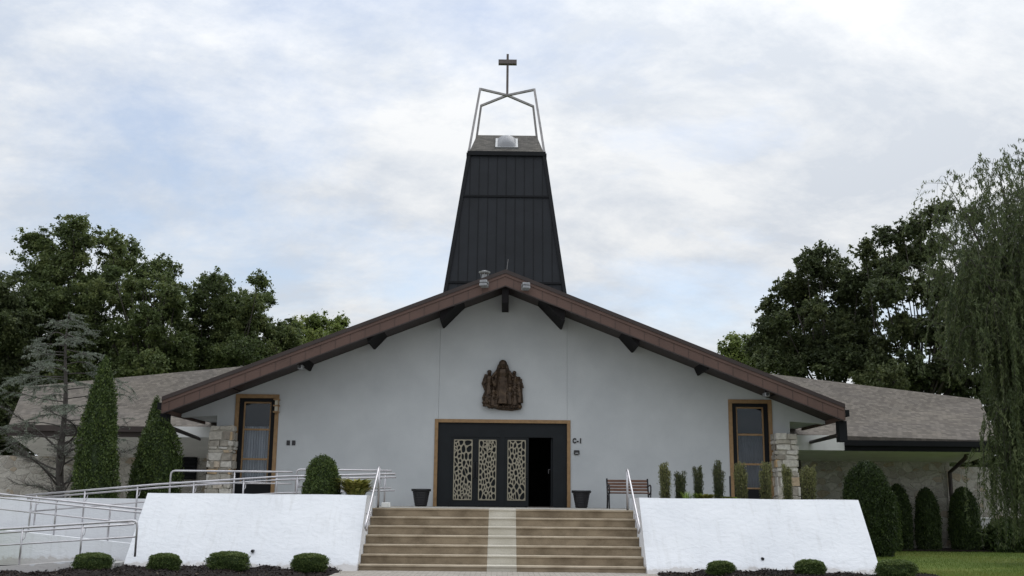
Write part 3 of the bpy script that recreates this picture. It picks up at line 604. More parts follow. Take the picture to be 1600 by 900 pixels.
# stone pillars by the facade ends
def pillar(px0, px1, ptop, lab, seed):
    g = random.Random(seed); Yp = YW-.55; x0, x1 = at(px0, 720, Yp).x, at(px1, 720, Yp).x; zt = at((px0+px1)/2, ptop, Yp).z; y0, y1 = Yp, YW-.01
    th = thing('stone_pillar', ((x0+x1)/2, (y0+y1)/2, LAND), lab, 'pillar', 'stone pillars at the ends of the facade')
    MB().box(x0+.04, x1-.04, y0+.04, y1-.04, LAND-.1, zt-.03).build('mortar_core', MT['mortar'], th)
    b = MB(); z = LAND
    while z < zt-.02:
        hh = min(g.choice((.09, .13, .17, .22, .27)), zt-z)
        if zt-z-hh < .06: hh = zt-z
        for (ax, u0_, u1_, f0) in (('x', x0, x1, y0), ('y', y0, y1, x0), ('y', y0, y1, x1)):
            u = u0_
            while u < u1_-.01:
                w = min(g.uniform(.14, .42), u1_-u)
                if u1_-u-w < .09: w = u1_-u
                j = lambda: g.uniform(-.032, .032); e = .013; pr_ = g.uniform(-.03, .045); ti = g.random(); ti = ti if ti < .94 or g.random() < .5 else .5
                zz0, zz1 = z+e, z+hh-e; ua, ub = u+e, u+w-e
                q = []
                for (dz, dd) in ((zz0, 0), (zz1, 0)):
                    for dep in (-pr_, .08):
                        for uu in (ua, ub):
                            if ax == 'x': q.append((uu+j(), f0+dep, dz+j()*.8))
                            else: q.append((f0+(dep if f0 == x0 else -dep), uu+j(), dz+j()*.8))
                b.hexa(q, ti); u += w
        z += hh
    b.build('stonework', MT['block_stone'], th, bevel=.012)
pillar(324, 361, 664, 'stacked fieldstone pillar beside the curtained window above the ramp', 5)
pillar(1214, 1247, 677, 'stacked fieldstone pillar beside the window above the flower bed', 9)

# ------------------------------------------------------------------ steeple
LEAN = 0.19; ZB0 = ZA; YB0 = 36.5
def on_front(px, py):                                # on the leaning front face
    d = ray(px, py); o = Vector((0, 0, EYE)); n = Vector((0, 1, -LEAN)); q = Vector((0, YB0, ZB0)); return o + d*((q-o).dot(n)/d.dot(n))
fbl, fbr, ftl, ftr = on_front(693, 450), on_front(878, 453), on_front(733, 239), on_front(850, 241)
zt = (ftl.z+ftr.z)/2; wt = (ftr.x-ftl.x)/2; wb = (fbr.x-fbl.x)/2; zb_ = (fbl.z+fbr.z)/2; xc = (ftl.x+ftr.x)/2
TX = (wb-wt)/(zt-zb_)
def half(z): return wt + (zt-z)*TX
def yfront(z): return YB0 + LEAN*(z-ZB0)
yc = yfront(zt)+wt
def cor(sx, sy, z): return Vector((xc+sx*half(z), yc+sy*(yc-yfront(z)), z))     # sy -1 front, +1 back
print('tower zt', zt, 'wt', wt, 'wb', wb, 'taper', TX, 'yc', yc, 'xc', xc)
steeple = thing('church_steeple', (xc, yc, ZE), 'tall tapering charcoal steeple behind the gable, topped by an open metal frame with a cross', 'steeple')
zlow = ZE+1.0
b = MB(); V = [cor(sx, sy, z) for z in (zlow, zt) for sy in (-1, 1) for sx in (-1, 1)]; b.hexa(V)
def rib(sy_face, u, w, out, z0, z1, tgt):            # vertical rib on front/back (x=u) or sides
    P = lambda z, du, o: (xc+u+du, yc+sy_face*((yc-yfront(z))+o), z)
    tgt.prism([P(z0, -w/2, -.004), P(z0, w/2, -.004), P(z0, w/2, out), P(z0, -w/2, out)], [P(z1, -w/2, -.004), P(z1, w/2, -.004), P(z1, w/2, out), P(z1, -w/2, out)])
clad = b.build('cladding', MT['charcoal'], steeple)
rb = MB(); k = -8
for k in range(-9, 10):
    u = k*0.335; zz1 = zt-.12
    if half(zz1) < abs(u)+.05: zz1 = zt - (abs(u)+.05-wt)/TX
    if zz1 > zlow+.2:
        rib(-1, u, .028, .012, zlow, zz1, rb); rib(1, u, .028, .012, zlow, zz1, rb)
rb.build('seam', MT['charcoal_dark'], clad)
tr = MB()
zl1, zl2 = on_front(790, 307).z, on_front(790, 442).z
for z in (zl1, zl2):
    for sy in (-1, 1): tr.bar(cor(-1, sy, z)+Vector((.05, sy*.018, 0)), cor(1, sy, z)+Vector((-.05, sy*.018, 0)), .06, .07)
    for sx in (-1, 1): tr.bar(cor(sx, -1, z)+Vector((sx*.018, .05, 0)), cor(sx, 1, z)+Vector((sx*.018, -.05, 0)), .06, .07)
for sx in (-1, 1):
    for sy in (-1, 1): tr.bar(cor(sx, sy, zlow), cor(sx, sy, zt), .13, .13)
for sy in (-1, 1): tr.bar(cor(-1, sy, zt-.02)+Vector((-.06, sy*.03, 0)), cor(1, sy, zt-.02)+Vector((.06, sy*.03, 0)), .14, .16)
for sx in (-1, 1): tr.bar(cor(sx, -1, zt-.02)+Vector((sx*.03, .1, 0)), cor(sx, 1, zt-.02)+Vector((sx*.03, -.1, 0)), .138, .158)
tr.build('trim', MT['charcoal_dark'], steeple)
# height at which the back corner line shows at row y
def solve(sy, y):
    lo, hi = zt-1, zt+8
    for _ in range(50):
        mid = (lo+hi)/2
        if proj(cor(-1, sy, mid))[1] > y: lo = mid
        else: hi = mid
    return lo
zrb = solve(1, 211); zft = solve(-1, 138); zbt = solve(1, 172)
print('shingle back z', zrb, 'frame front top', zft, 'frame back top', zbt, 'proj', proj(cor(-1, 1, zrb)), proj(cor(-1, -1, zft)), proj(cor(-1, 1, zft)))
A, B, Cc, D = cor(-1, -1, zt+.06), cor(1, -1, zt+.06), cor(1, 1, zrb), cor(-1, 1, zrb)
b = MB(); b.hexa([cor(-1, -1, zt+.03), cor(1, -1, zt+.03), cor(-1, 1, zt+.03), cor(1, 1, zt+.03), A, B, D, Cc]); b.build('shingle_cap', MT['tower_shingle'], steeple)
# skylight on the cap
mid = (A+B)/2*.55 + (Cc+D)/2*.45; sl = ((Cc+D)/2-(A+B)/2).normalized(); nr = Vector((1, 0, 0)).cross(sl).normalized()
MM = Matrix((Vector((1, 0, 0)), sl, nr)).transposed().to_4x4(); MM.translation = mid
b = MB(); hwk = .43
for q in ((-hwk, hwk, -.75, -.67), (-hwk, hwk, .67, .75), (-hwk, -hwk+.08, -.67, .67), (hwk-.08, hwk, -.67, .67)): b.box(q[0], q[1], q[2], q[3], -.05, .07, M=MM)
sk = b.build('skylight', MT['grey_fixture'], steeple)
vs_ = []; nn = 12
for i in range(nn+1):
    for j in range(nn+1):
        u, v = -1+2*i/nn, -1+2*j/nn; vs_.append(MM @ Vector((u*(hwk-.07), v*.68, .045 + .28*((1-u**2)*(1-v**2))**.5)))
b = MB().add(vs_, [(i*(nn+1)+j, (i+1)*(nn+1)+j, (i+1)*(nn+1)+j+1, i*(nn+1)+j+1) for i in range(nn) for j in range(nn)]); b.build('dome', MT['dome_plastic'], sk, smooth=True)
zfr = zft; b = MB()
for sx in (-1, 1):
    b.bar(cor(sx, -1, zt+.0)+Vector((sx*.02, -.02, 0)), cor(sx, -1, zfr), .08, .08)
    b.bar(cor(sx, 1, zrb-.5), cor(sx, 1, zfr), .08, .08)
hub = Vector((xc, yc, 0)); 
lo, hi = zfr-2, zfr+2
for _ in range(40):
    md = (lo+hi)/2
    if proj((xc, yc, md))[1] > 149: lo = md
    else: hi = md
hub.z = lo; print('hub', hub, 'frame z', zfr)
for sx in (-1, 1):
    for sy in (-1, 1): b.bar(cor(sx, sy, zfr-.03), hub, .08, .08)
fr = b.build('frame', MT['frame_metal'], steeple)
def zat(py):
    lo, hi = hub.z-1, hub.z+6
    for _ in range(40):
        md = (lo+hi)/2
        if proj((xc, yc, md))[1] > py: lo = md
        else: hi = md
    return lo
zc1, zc0, zct = zat(94.5), zat(101.5), zat(85)
b = MB(); b.box(xc-.045, xc+.045, yc-.045, yc+.045, hub.z-.03, zct); b.box(xc-.36, xc+.36, yc-.10, yc+.10, zc0+.02, zc1); b.build('cross', MT['dark_rust'], steeple)

# ------------------------------------------------------------------ bits on the roof and facade
def flood(px, py, lab, yawd):
    p = at(px, py, YF-.25); th = thing('floodlight', p, lab, 'floodlight', 'floodlights at the gable peak')
    rz = Matrix.Translation(p) @ Matrix.Rotation(R(yawd), 4, 'Z') @ Matrix.Rotation(R(-12), 4, 'X') @ Matrix.Scale(.75, 4)
    b = MB()
    for k in (-1, 1): b.box(-.14, .14, -.16, .10, k*.065-.05, k*.065+.05, M=rz)
    for k in range(5): b.box(-.12+k*.055, -.10+k*.055, .10, .14, -.10, .10, M=rz)
    b.build('housing', MT['grey_fixture'], th, bevel=.01)
    b = MB()
    for k in (-1, 1): b.box(-.115, .115, -.165, -.158, k*.065-.035, k*.065+.035, M=rz)
    b.build('lens', MT['dome_plastic'], th)
    MB().bar(p+Vector((0, .08, -.02)), p+Vector((0, .24, -.04)), .05, .05).build('arm', MT['black_iron'], th)
flood(757, 444, 'grey twin floodlight just left of the gable peak under the vent cap', -20)
flood(821, 448, 'grey twin floodlight just right of the gable peak', 15)
p = at(757, 436, YF+.9); th = thing('roof_vent', (p.x, p.y, zr(p.x)), 'small metal vent pipe with a flat cap poking above the gable edge', 'vent')
q = at(757, 426, p.y); MB().tube([(p.x, p.y, zr(p.x)-.05), (p.x, p.y, q.z-.06)], .075, 14).build('pipe', MT['grey_fixture'], th)
b = MB(); b.lathe([(.16, q.z-.02), (.17, q.z+.02), (.05, q.z+.06)], (p.x, p.y, 0), 18); [b.tube([(p.x+.09*math.cos(a), p.y+.09*math.sin(a), q.z-.16), (p.x+.12*math.cos(a), p.y+.12*math.sin(a), q.z)], .01, 5) for a in (0, 1.57, 3.14, 4.71)]; b.build('cap', MT['grey_fixture'], th)
a1, a2 = at(791, 424, YF+.3), at(794, 405, YF+.3); tag(MB().tube([a1-Vector((0, 0, .1)), a2], .006, 5).build('lightning_rod', MT['frame_metal']), 'thin lightning rod standing on the gable peak', 'lightning rod')
def camera_box(px, py, lab):
    p = at(px, py, YF+.35); th = thing('security_camera', p, lab, 'camera', 'cameras under the eaves')
    MB().box(p.x-.07, p.x+.07, p.y-.16, p.y+.16, p.z-.06, p.z+.06).build('housing', MT['grey_fixture'], th, bevel=.02)
    MB().tube([p+Vector((0, -.16, 0)), p+Vector((0, -.175, 0))], .045, 12).build('lens', MT['black_plastic'], th)
    MB().bar(p+Vector((0, .05, .05)), Vector((p.x, p.y+.05, zr(p.x, .3))), .04, .04).build('mount', MT['black_iron'], th)
camera_box(470, 574, 'small dark security camera under the eave on the ramp side')
camera_box(1197, 617, 'small pale security camera under the eave above the plain window')
# lantern beside left window
p = at(431, 634, YW-.1); th = thing('wall_lantern', p, 'cream glass wall lantern at the upper corner of the curtained window', 'lantern')
MB().box(p.x-.02, p.x+.06, YW-.15, YW-.04, p.z-.16, p.z+.16).build('glass', MT['cream_lamp'], th)
b = MB(); [b.box(p.x-.06, p.x+.10, YW-.19, YW-.0, p.z+dz-.02, p.z+dz+.02) for dz in (-.18, 0, .18)]; b.box(p.x+.085, p.x+.10, YW-.19, YW-.17, p.z-.16, p.z+.16); b.build('frame', MT['gold_wood'], th)
# relief sculpture
def relief():
    Yr = YW; pc = at(785, 641, Yr); S = 1/ (1650/ (Yr*1.0)) ; z0 = pc.z; x0 = pc.x; px = Yr/1650*1.005
    b = MB()
    def X(p): return x0+(p-785)*px
    def Z(p): return z0+(641-p)*px
    def fig(fx, ftop, fbot, w, dep, hood=False, arms=0, lean=0):
        h = (fbot-ftop); hr = h*.074 if h > 40 else h*.10; hc = ftop+hr*1.2
        prof = [(1.0, fbot), (.95, fbot-h*.2), (.82, fbot-h*.42), (.66, fbot-h*.58), (.88, fbot-h*.72), (.78, fbot-h*.80), (.30, hc+hr*.9)]
        n = 16; rows = []
        for k, y in prof:
            rr = k*w/2*px
            rows.append([(X(fx+lean*(fbot-y)/h)+rr*math.cos(2*math.pi*j/n)*(1+.05*math.cos(8*math.pi*j/n)), Yr-dep*.55+rr*.75*math.sin(2*math.pi*j/n)*(1+.12*(j % 2)), Z(y)) for j in range(n)])
        v = sum(rows, []); b.add(v, [(i*n+j, i*n+(j+1) % n, (i+1)*n+(j+1) % n, (i+1)*n+j) for i in range(len(rows)-1) for j in range(n)] + [tuple(range(n)), tuple((len(rows)-1)*n+j for j in range(n))])
        hx, hz = X(fx+lean), Z(hc); r = hr*px
        b.ball((hx, Yr-dep*.62, hz), r*.85, r*.95, r*1.15, 12, 8); b.ball((hx, Yr-dep*.62-r*.95, hz-r*.1), r*.18, r*.25, r*.25, 6, 4)
        b.tube([(hx, Yr-dep*.6, hz-r), (hx, Yr-dep*.55, hz-r*1.7)], r*.5, 8)
        if hood:
            b.ball((hx, Yr-dep*.5, hz+r*.15), r*1.35, r*1.1, r*1.5, 12, 8); b.tube([(hx-r*1.1, Yr-dep*.5, hz), (hx-w*.42*px, Yr-dep*.45, Z(fbot-h*.62)), (hx-w*.55*px, Yr-dep*.4, Z(fbot-h*.3))], [r*.5, r*.7, r*.4], 8)
            b.tube([(hx+r*1.1, Yr-dep*.5, hz), (hx+w*.42*px, Yr-dep*.45, Z(fbot-h*.62)), (hx+w*.55*px, Yr-dep*.4, Z(fbot-h*.3))], [r*.5, r*.7, r*.4], 8)
            for k in range(-3, 4): b.tube([(hx+k*w*.07*px, Yr-dep*.55-w*.30*px, Z(fbot-h*.62)), (hx+k*w*.12*px, Yr-dep*.55-w*.36*px, Z(fbot))], [.012, .02], 6)
        else: b.ball((hx, Yr-dep*.58, hz+r*.45), r*.95, r*.95, r*.8, 10, 6)
        for s in (-1, 1):
            sh = (X(fx+lean*.8+s*w*.36), Yr-dep*.6, Z(fbot-h*.76)); el = (X(fx+lean*.6+s*w*(.50+arms*.25)), Yr-dep*.7, Z(fbot-h*(.56+arms*.1))); ha = (X(fx+s*w*(.18+arms*.75)), Yr-dep*.9-.05, Z(fbot-h*(.55+arms*.02)))
            b.tube([sh, el, ha], [r*.55, r*.48, r*.32], 8); b.ball(ha, r*.35, r*.35, r*.4, 8, 5)
    fig(785, 565, 632, 25, .20, True, .6); fig(763, 579, 630, 14, .14, False, 0, 1); fig(770, 605, 635, 12, .24, False, .1, 1); fig(760, 615, 636, 11, .2, False, .1)
    fig(804, 580, 628, 13, .13, False, 0, -1); fig(811, 589, 630, 12, .16, False, .1, -1); fig(796, 600, 633, 12, .26, False, .2); fig(804, 609, 634, 11, .28, False, .1); fig(776, 614, 637, 9, .3, False, .1)
    pts = [(753, 622), (757, 612), (752, 600), (757, 585), (775, 590), (795, 590), (815, 592), (816, 610), (813, 640), (800, 642), (780, 641), (762, 636), (755, 630)]
    b.poly_y([(X(x), Z(y)) for x, y in pts], Yr-.06, Yr+.02)
    for i in range(14):
        x = 757+i*4.2; b.ball((X(x), Yr-.11, Z(636 if x > 765 else 630)), .075, .10+.03*math.sin(i*2), .065+.015*math.sin(i*3), 10, 6)
    tmp = b.build('relief_tmp', MT['bronze']); md = tmp.modifiers.new('r', 'REMESH'); md.mode = 'VOXEL'; md.voxel_size = .009
    dg = bpy.context.evaluated_depsgraph_get(); me = bpy.data.meshes.new_from_object(tmp.evaluated_get(dg)); me.name = 'relief_sculpture'
    bpy.data.objects.remove(tmp); o = bpy.data.objects.new('relief_sculpture', me); col.objects.link(o)
    me.polygons.foreach_set('use_smooth', [True]*len(me.polygons))
    if not me.materials: me.materials.append(MT['bronze'])
    tag(o, 'dark bronze relief of a veiled woman among smaller figures hung above the doors', 'sculpture')
relief()
# C-1 number and small fittings
cu = bpy.data.curves.new('number_text', 'FONT'); cu.body = 'C-1'; cu.extrude = .008; cu.offset = .02; cu.size = .30; cu.space_character = 1.3
to = bpy.data.objects.new('number_text', cu); col.objects.link(to); bpy.context.view_layer.update()
me = bpy.data.meshes.new_from_object(to.evaluated_get(bpy.context.evaluated_depsgraph_get())); bpy.data.objects.remove(to)
p = at(894.5, 692, YW); xs = [v.co.x for v in me.vertices]; k = (at(908, 692, YW).x-p.x)/(max(xs)-min(xs)); x_m = min(xs)
me.transform(Matrix.Translation((p.x, YW-.012, p.z)) @ Matrix.Rotation(R(90), 4, 'X') @ Matrix.Diagonal((k, k*1.25, 1, 1)) @ Matrix.Translation((-x_m, 0, 0)))
me.materials.clear(); me.materials.append(MT['black_plastic']); o = bpy.data.objects.new('building_number', me); col.objects.link(o); tag(o, 'black characters C-1 on the white wall beside the doors', 'sign')
p = at(901, 707, YW); th = thing('door_buzzer', p, 'small black door buzzer on the wall below the characters C-1', 'buzzer')
MB().box(p.x-.08, p.x+.08, YW-.05, YW, p.z-.065, p.z+.065).build('case', MT['black_plastic'], th, bevel=.02); MB().box(p.x-.045, p.x+.045, YW-.056, YW-.051, p.z-.04, p.z-.01).build('button', MT['grey_fixture'], th)
for px, w in ((450.5, 'nearer the curtained window'), (459, 'farther from the curtained window')):
    p = at(px, 692, YW); tag(MB().box(p.x-.05, p.x+.05, YW-.025, YW, p.z-.07, p.z+.07).build('wall_outlet', MT['black_plastic'], bevel=.01), 'black outlet cover on the white wall, the one %s' % w, 'outlet', 'paired black outlet covers')

# ------------------------------------------------------------------ railings
def rail(name_label, top, posts, base, mid=None, Y=22, grab=None, r=.022, cap=False, bend_start=False, bend_end=False, group='metal ramp railings'):
    """top: world polyline of the top rail; posts: list of (x_world); base(x): z of the post foot"""
    th = thing('railing', (top[0].x, top[0].y, base(top[0].x)), name_label, 'railing', group)
    T = [Vector(p) for p in top]
    def zt_(x):
        for a, b2 in zip(T[:-1], T[1:]):
            if a.x-1e-6 <= x <= b2.x+1e-6: return a.z+(b2.z-a.z)*(x-a.x)/(b2.x-a.x)
        return T[0].z if x < T[0].x else T[-1].z
    def bend(e, d):
        zb2 = base(e.x); return [e+Vector((d*.0, 0, 0)), e+Vector((d*.06, 0, -.015)), e+Vector((d*.09, 0, -.05)), e+Vector((d*.10, 0, -.12)), Vector((e.x+d*.10, e.y, zb2))]
    path = list(T)
    if bend_start: path = bend(T[0], -1)[::-1] + path[1:]
    if bend_end: path = path[:-1] + bend(T[-1], 1)
    MB().tube(path, r, 10).build('top_rail', MT['rail_metal'], th, smooth=True)
    y = T[0].y
    if mid: 
        xs = [T[0].x - (.10 if bend_start else 0)] + [p.x for p in T[1:-1]] + [T[-1].x + (.10 if bend_end else 0)]
        MB().tube([Vector((x, y, (zt_(x)-mid))) for x in xs], r*.75, 8).build('middle_rail', MT['rail_metal'], th, smooth=True)
    for x in posts:
        MB().tube([(x, y, base(x)-.03), (x, y, zt_(x)-.01)], r*.9, 8).build('post', MT['rail_metal'], th, smooth=True)
    if grab:
        gy = y+grab; gp = MB(); gp.tube([Vector((p.x, gy, p.z-.07)) for p in T], r*.85, 8); 
        for x in posts: gp.tube([(x, y, zt_(x)-.24), (x+.03, y+grab*.55, zt_(x)-.20), (x+.03, gy, zt_(x)-.08)], .009, 6)
        gp.build('handrail', MT['rail_metal'], th, smooth=True)
    return th
YA, YB, YC, YD = 20.8, 22.3, 23.8, 25.2
def lin(pa_, pb_):                                   # straight slope through two points: z(x)
    k = (pb_.z-pa_.z)/(pb_.x-pa_.x); return lambda x: pa_.z+k*(x-pa_.x)
kA = lin(at(0, 885, YA), at(213, 869, YA)); kB = lin(at(12, 829, YB), at(220, 851, YB)); kC0 = lin(at(130, 816, YC), at(212, 811, YC))
XTL = -12.6
kC = lambda x: min(kC0(x), LAND+.05)
ramp_ = thing('access_ramp', (-9, 23, 0), 'white stucco wheelchair ramp folding back and forth up to the church door', 'ramp')
def sloped(name, x0, x1, y0, y1, fn, mat, z0=-.06, n=24):
    b = MB(); xs = [x0+(x1-x0)*i/n for i in range(n+1)]
    b.poly_y([(x0, z0), (x1, z0)] + [(x, fn(x)) for x in reversed(xs)], y0, y1); return b.build(name, MT[mat], ramp_)
sloped('kerb_wall', XTL, -7.40, YA-.07, YA+.07, lambda x: max(kA(x), .02), 'stucco')
sloped('kerb_wall', XTL, -6.0, YB-.07+.1, YB+.07+.1, kB, 'stucco', n=4)
sloped('kerb_wall', XTL, -4.6, YC-.07, YC+.07, kC, 'stucco')
sloped('back_wall', XTL, -5.6, YD, YD+.2, lambda x: 1.385, 'stucco', n=2)
sloped('floor', XTL, -7.3, YA+.072, YB+.025, lambda x: max(kA(x), .02)-.10, 'ramp_floor')
sloped('floor', XTL, -6.0, YB+.175, YC-.072, lambda x: kB(x)-.10, 'ramp_floor', n=4)
sloped('floor', XTL, -5.6, YC+.072, YD-.002, lambda x: kC(x)-.08, 'ramp_floor')
xx = lambda px, Y: at(px, 800, Y).x
rail('low front ramp railing above the boxwood, its end bent down to the kerb', [at(-70, 831.5, YA), at(0, 827, YA), at(207, 813.5, YA)], [xx(38, YA), xx(131, YA)], lambda x: max(kA(x), .02), .30, grab=.10, bend_end=True)
rail('middle ramp railing sloping down towards the white planter wall', [at(-70, 765, YB+.1), at(0, 772, YB+.1), at(262, 800, YB+.1)], [xx(44, YB), xx(84, YB)+.0, xx(169, YB), xx(-30, YB)], kB, .30, grab=-.10)
rail('long ramp railing climbing past the arborvitae to the landing', [at(40, 774, YC), at(243, 757, YC), at(440, 744.5, YC), at(618, 740.5, YC)], [xx(p, YC) for p in (55, 130, 212, 300, 378, 462, 540)]+[-2.75], lambda x: kC(x) if x < -4 else LAND, .36, grab=.10)
rail('level rear railing in front of the stone pillar and curtained window', [at(274, 735.5, YD), at(457, 737.5, YD)], [xx(363, YD), xx(430, YD)], lambda x: 1.36, .27, bend_start=True)
rail('upper rear railing ending beside the steps behind the rounded shrub', [at(470, 733.5, YD), at(612, 735.5, YD)], [xx(520, YD), xx(600, YD)], lambda x: LAND if x > -5.6 else 1.36, .40, bend_start=True)
b = MB()
for px in (599.5, 609): 
    p = at(px, 786, YD); 
p = at(603, 790, 24.4); tag(MB().box(p.x-.09, p.x+.09, 24.3, 24.48, LAND, LAND+.11).build('post_base', MT['white_cap'], bevel=.01), 'small white block under a railing post at the top of the steps', 'block')
for s, lab in ((-1, 'sloping handrail down the ramp side of the steps'), (1, 'sloping handrail down the bench side of the steps')):
    x = s*(HW-.11); th = thing('stair_handrail', (x, 23.1, LAND), lab, 'handrail', 'handrails of the front steps')
    MB().tube([(x, YT+.05, 2.09), (x, YT-.02, 2.10), (x, YT-.12, 2.05), (x, 21.25, .98), (x, 21.16, .94), (x, 21.16, .86), (x, 21.3, .82), (x, 21.9, 1.17)], .022, 10).build('rail', MT['rail_metal'], th, smooth=True)
    MB().tube([(x, YT+.05, LAND), (x, YT+.05, 2.09)], .024, 10).build('post', MT['rail_metal'], th, smooth=True)
    MB().tube([(x, 21.9, 1.17), (s*(HW-.02), 21.95, 1.13)], .013, 6).build('bracket', MT['rail_metal'], th)

# ------------------------------------------------------------------ pots, bench
def pot(px, lab):
    p = at(px, 790, YW-.75); c = Vector((p.x, YW-.75, LAND)); th = thing('flower_pot', c, lab, 'pot', 'black pots beside the doors')
    prof = [(.15, 0), (.165, .02)]
    for k in range(8): z = .03+k*.047; r = .165+.075*(z/.41); prof += [(r, z), (r+.007, z+.012), (r+.007, z+.03), (r+.002, z+.043)]
    MB().lathe(prof+[(.245, .415), (.24, .41)], c, 28).build('body', MT['black_plastic'], th, smooth=True)
    MB().lathe([(.25, .41), (.275, .42), (.278, .475), (.27, .485), (.245, .485), (.23, .45), (.05, .44)], c, 28).build('rim', MT['black_plastic'], th, smooth=True)
pot(657.5, 'ribbed black flower pot by the door jamb on the ramp side'); pot(908.5, 'ribbed black flower pot below the characters C-1')
def bench():
    Yb = 28.9; x0, x1 = at(949, 780, Yb).x, at(1017, 780, Yb).x; th = thing('park_bench', ((x0+x1)/2, Yb, LAND), 'wooden slat bench with black iron ends against the facade', 'bench')
    b = MB()
    for k, (z, y) in enumerate(((.50, .30), (.58, .33), (.66, .36), (.74, .39))):
        b.box(x0+.05, x1-.05, Yb+y-.01, Yb+y+.02, LAND+z-.033, LAND+z+.033)
    b.build('backrest', MT['bench_wood'], th, bevel=.006)
    b = MB(); [b.box(x0+.05, x1-.05, Yb-.18+k*.09, Yb-.11+k*.09, LAND+.405-.002*k, LAND+.435-.002*k) for k in range(5)]; b.build('seat', MT['bench_wood'], th, bevel=.006)
    for x in (x0+.03, x1-.03):
        b = MB(); P = lambda y, z: Vector((x, Yb+y, LAND+z))
        b.tube([P(-.24, 0), P(-.20, .12), P(-.17, .28), P(-.20, .39)], .020, 8); b.tube([P(.34, 0), P(.28, .15), P(.25, .32), P(.29, .45), P(.42, .80)], .022, 8)
        b.tube([P(-.2, .39), P(.27, .38)], .02, 8); b.tube([P(-.2, .39), P(-.24, .50), P(-.22, .60), P(-.12, .625), P(.33, .60)], .020, 8); b.tube([P(-.19, .2), P(.05, .30), P(.26, .22)], .014, 6)
        b.build('armrest', MT['black_iron'], th, smooth=True)
bench()
p = at(1141, 760, 25.2); tag(MB().tube([(p.x, p.y, LAND), (p.x, p.y, at(1139, 744, 25.2).z)], [.022, .022], 10).build('garden_stake', MT['black_iron']), 'black upright stake among the planter shrubs before the window', 'stake')
p = at(1536, 830, 35.6); th = thing('utility_cabinet', (p.x, 35.6, 0), 'white utility cabinet against the stone wall beside the willow', 'cabinet')
zc = at(1536, 811, 35.6).z; MB().box(p.x-.20, p.x+.20, 35.4, 35.8, -.03, zc).build('body', MT['white_cap'], th, bevel=.015); MB().box(p.x-.22, p.x+.22, 35.37, 35.82, zc, zc+.05).build('lid', MT['white_cap'], th, bevel=.01)

# ------------------------------------------------------------------ vegetation
def surf_plant(c, prof, n, leaf, tint0=.45, tvar=.22, up_axis=.9, lump=.12, seed=0, squash=1.0, box=0.0):
    """prof: list of (z, r) from base; leaves on a lumpy surface of revolution, plus an inner core"""
    g = np.random.default_rng(seed); z = np.array([q[0] for q in prof]); r = np.array([q[1] for q in prof])
    zs = g.uniform(z[0], z[-1], n*3); rr = np.interp(zs, z, r); keep = g.random(n*3) < rr/rr.max()*.9+.1; zs = zs[keep][:n]; rr = rr[keep][:n]; k = len(zs)
    a = g.uniform(0, 2*math.pi, k); ph = g.uniform(0, 6, 6); H = z[-1]-z[0]
    bumpy = 1 + lump*(np.sin(a*3+zs/H*9+ph[0])*.5 + np.sin(a*5-zs/H*17+ph[1])*.35 + np.sin(a*9+zs/H*31+ph[2])*.3)
    R_ = rr*bumpy*(1-np.abs(g.normal(size=k))*.10)*np.where(g.random(k) < .05, 1+g.random(k)*.14, 1)
    ca, sa = np.cos(a), np.sin(a)
    if box: m_ = np.maximum(np.abs(ca), np.abs(sa)); R_ = R_*(1-box + box/m_)
    P = np.stack([c[0]+R_*ca, c[1]+R_*sa*squash, c[2]+zs], 1) + g.normal(size=(k, 3))*leaf*.35
    out = np.stack([ca, sa, np.zeros(k)], 1); ax = out*(1-up_axis)+np.array([0, 0, up_axis])
    t = np.clip(tint0 + (bumpy-1)/max(lump, .01)*.10 + g.normal(size=k)*tvar, 0, 1)
    lv = leaves(P, g.uniform(.6, 1.2, k)*leaf, g.uniform(.3, .5, k)*leaf, t, ax, .55)
    core = MB(); m2 = 14  # solid dark core added inside the leaves to block light
    rows = [[(c[0]+.84*rx*math.cos(2*math.pi*j/m2), c[1]+.84*rx*squash*math.sin(2*math.pi*j/m2), c[2]+zx*.97) for j in range(m2)] for zx, rx in prof]
    core.add(sum(rows, []), [(i*m2+j, i*m2+(j+1) % m2, (i+1)*m2+(j+1) % m2, (i+1)*m2+j) for i in range(len(prof)-1) for j in range(m2)], .1)
    return lv, core
def shrub(name, c, prof, n, leaf, mat, lab, cat, group=None, stem=None, **kw):
    th = thing(name, c, lab, cat, group); lv, core = surf_plant(c, prof, n, leaf, **kw)
    leaf_obj('foliage', [lv] if not isinstance(lv, list) else lv, MT[mat], th, core)
    zt2 = prof[0][0]+(prof[-1][0]-prof[0][0])*.5
    MB().tube([Vector(c)-Vector((0, 0, .05)), Vector(c)+Vector((0, 0, zt2))], [max(.02, prof[0][1]*.12)]*2, 7).build('stem', MT['bark'], th)
    return th
def pxprof(x0, x1, ytop, Y, zbase, shape):
    """size from the photo: width and top; shape: list of (t, k)"""
    a, b2 = at(x0, ytop, Y), at(x1, ytop, Y); zt3 = at((x0+x1)/2, ytop, Y).z; w = (b2.x-a.x)/2
    return ((a.x+b2.x)/2, Y, zbase), [(t*(zt3-zbase), k*w) for t, k in shape]
COLUMN = [(0, .75), (.06, .92), (.3, 1), (.6, .92), (.8, .74), (.9, .52), (.97, .25), (1, .06)]
SPIRE = [(0, .78), (.08, .94), (.28, 1), (.5, .93), (.68, .76), (.82, .52), (.93, .26), (1, .03)]
DOME = [(0, .80), (.1, .95), (.35, 1), (.65, .92), (.82, .76), (.92, .52), (.98, .26), (1, .08)]
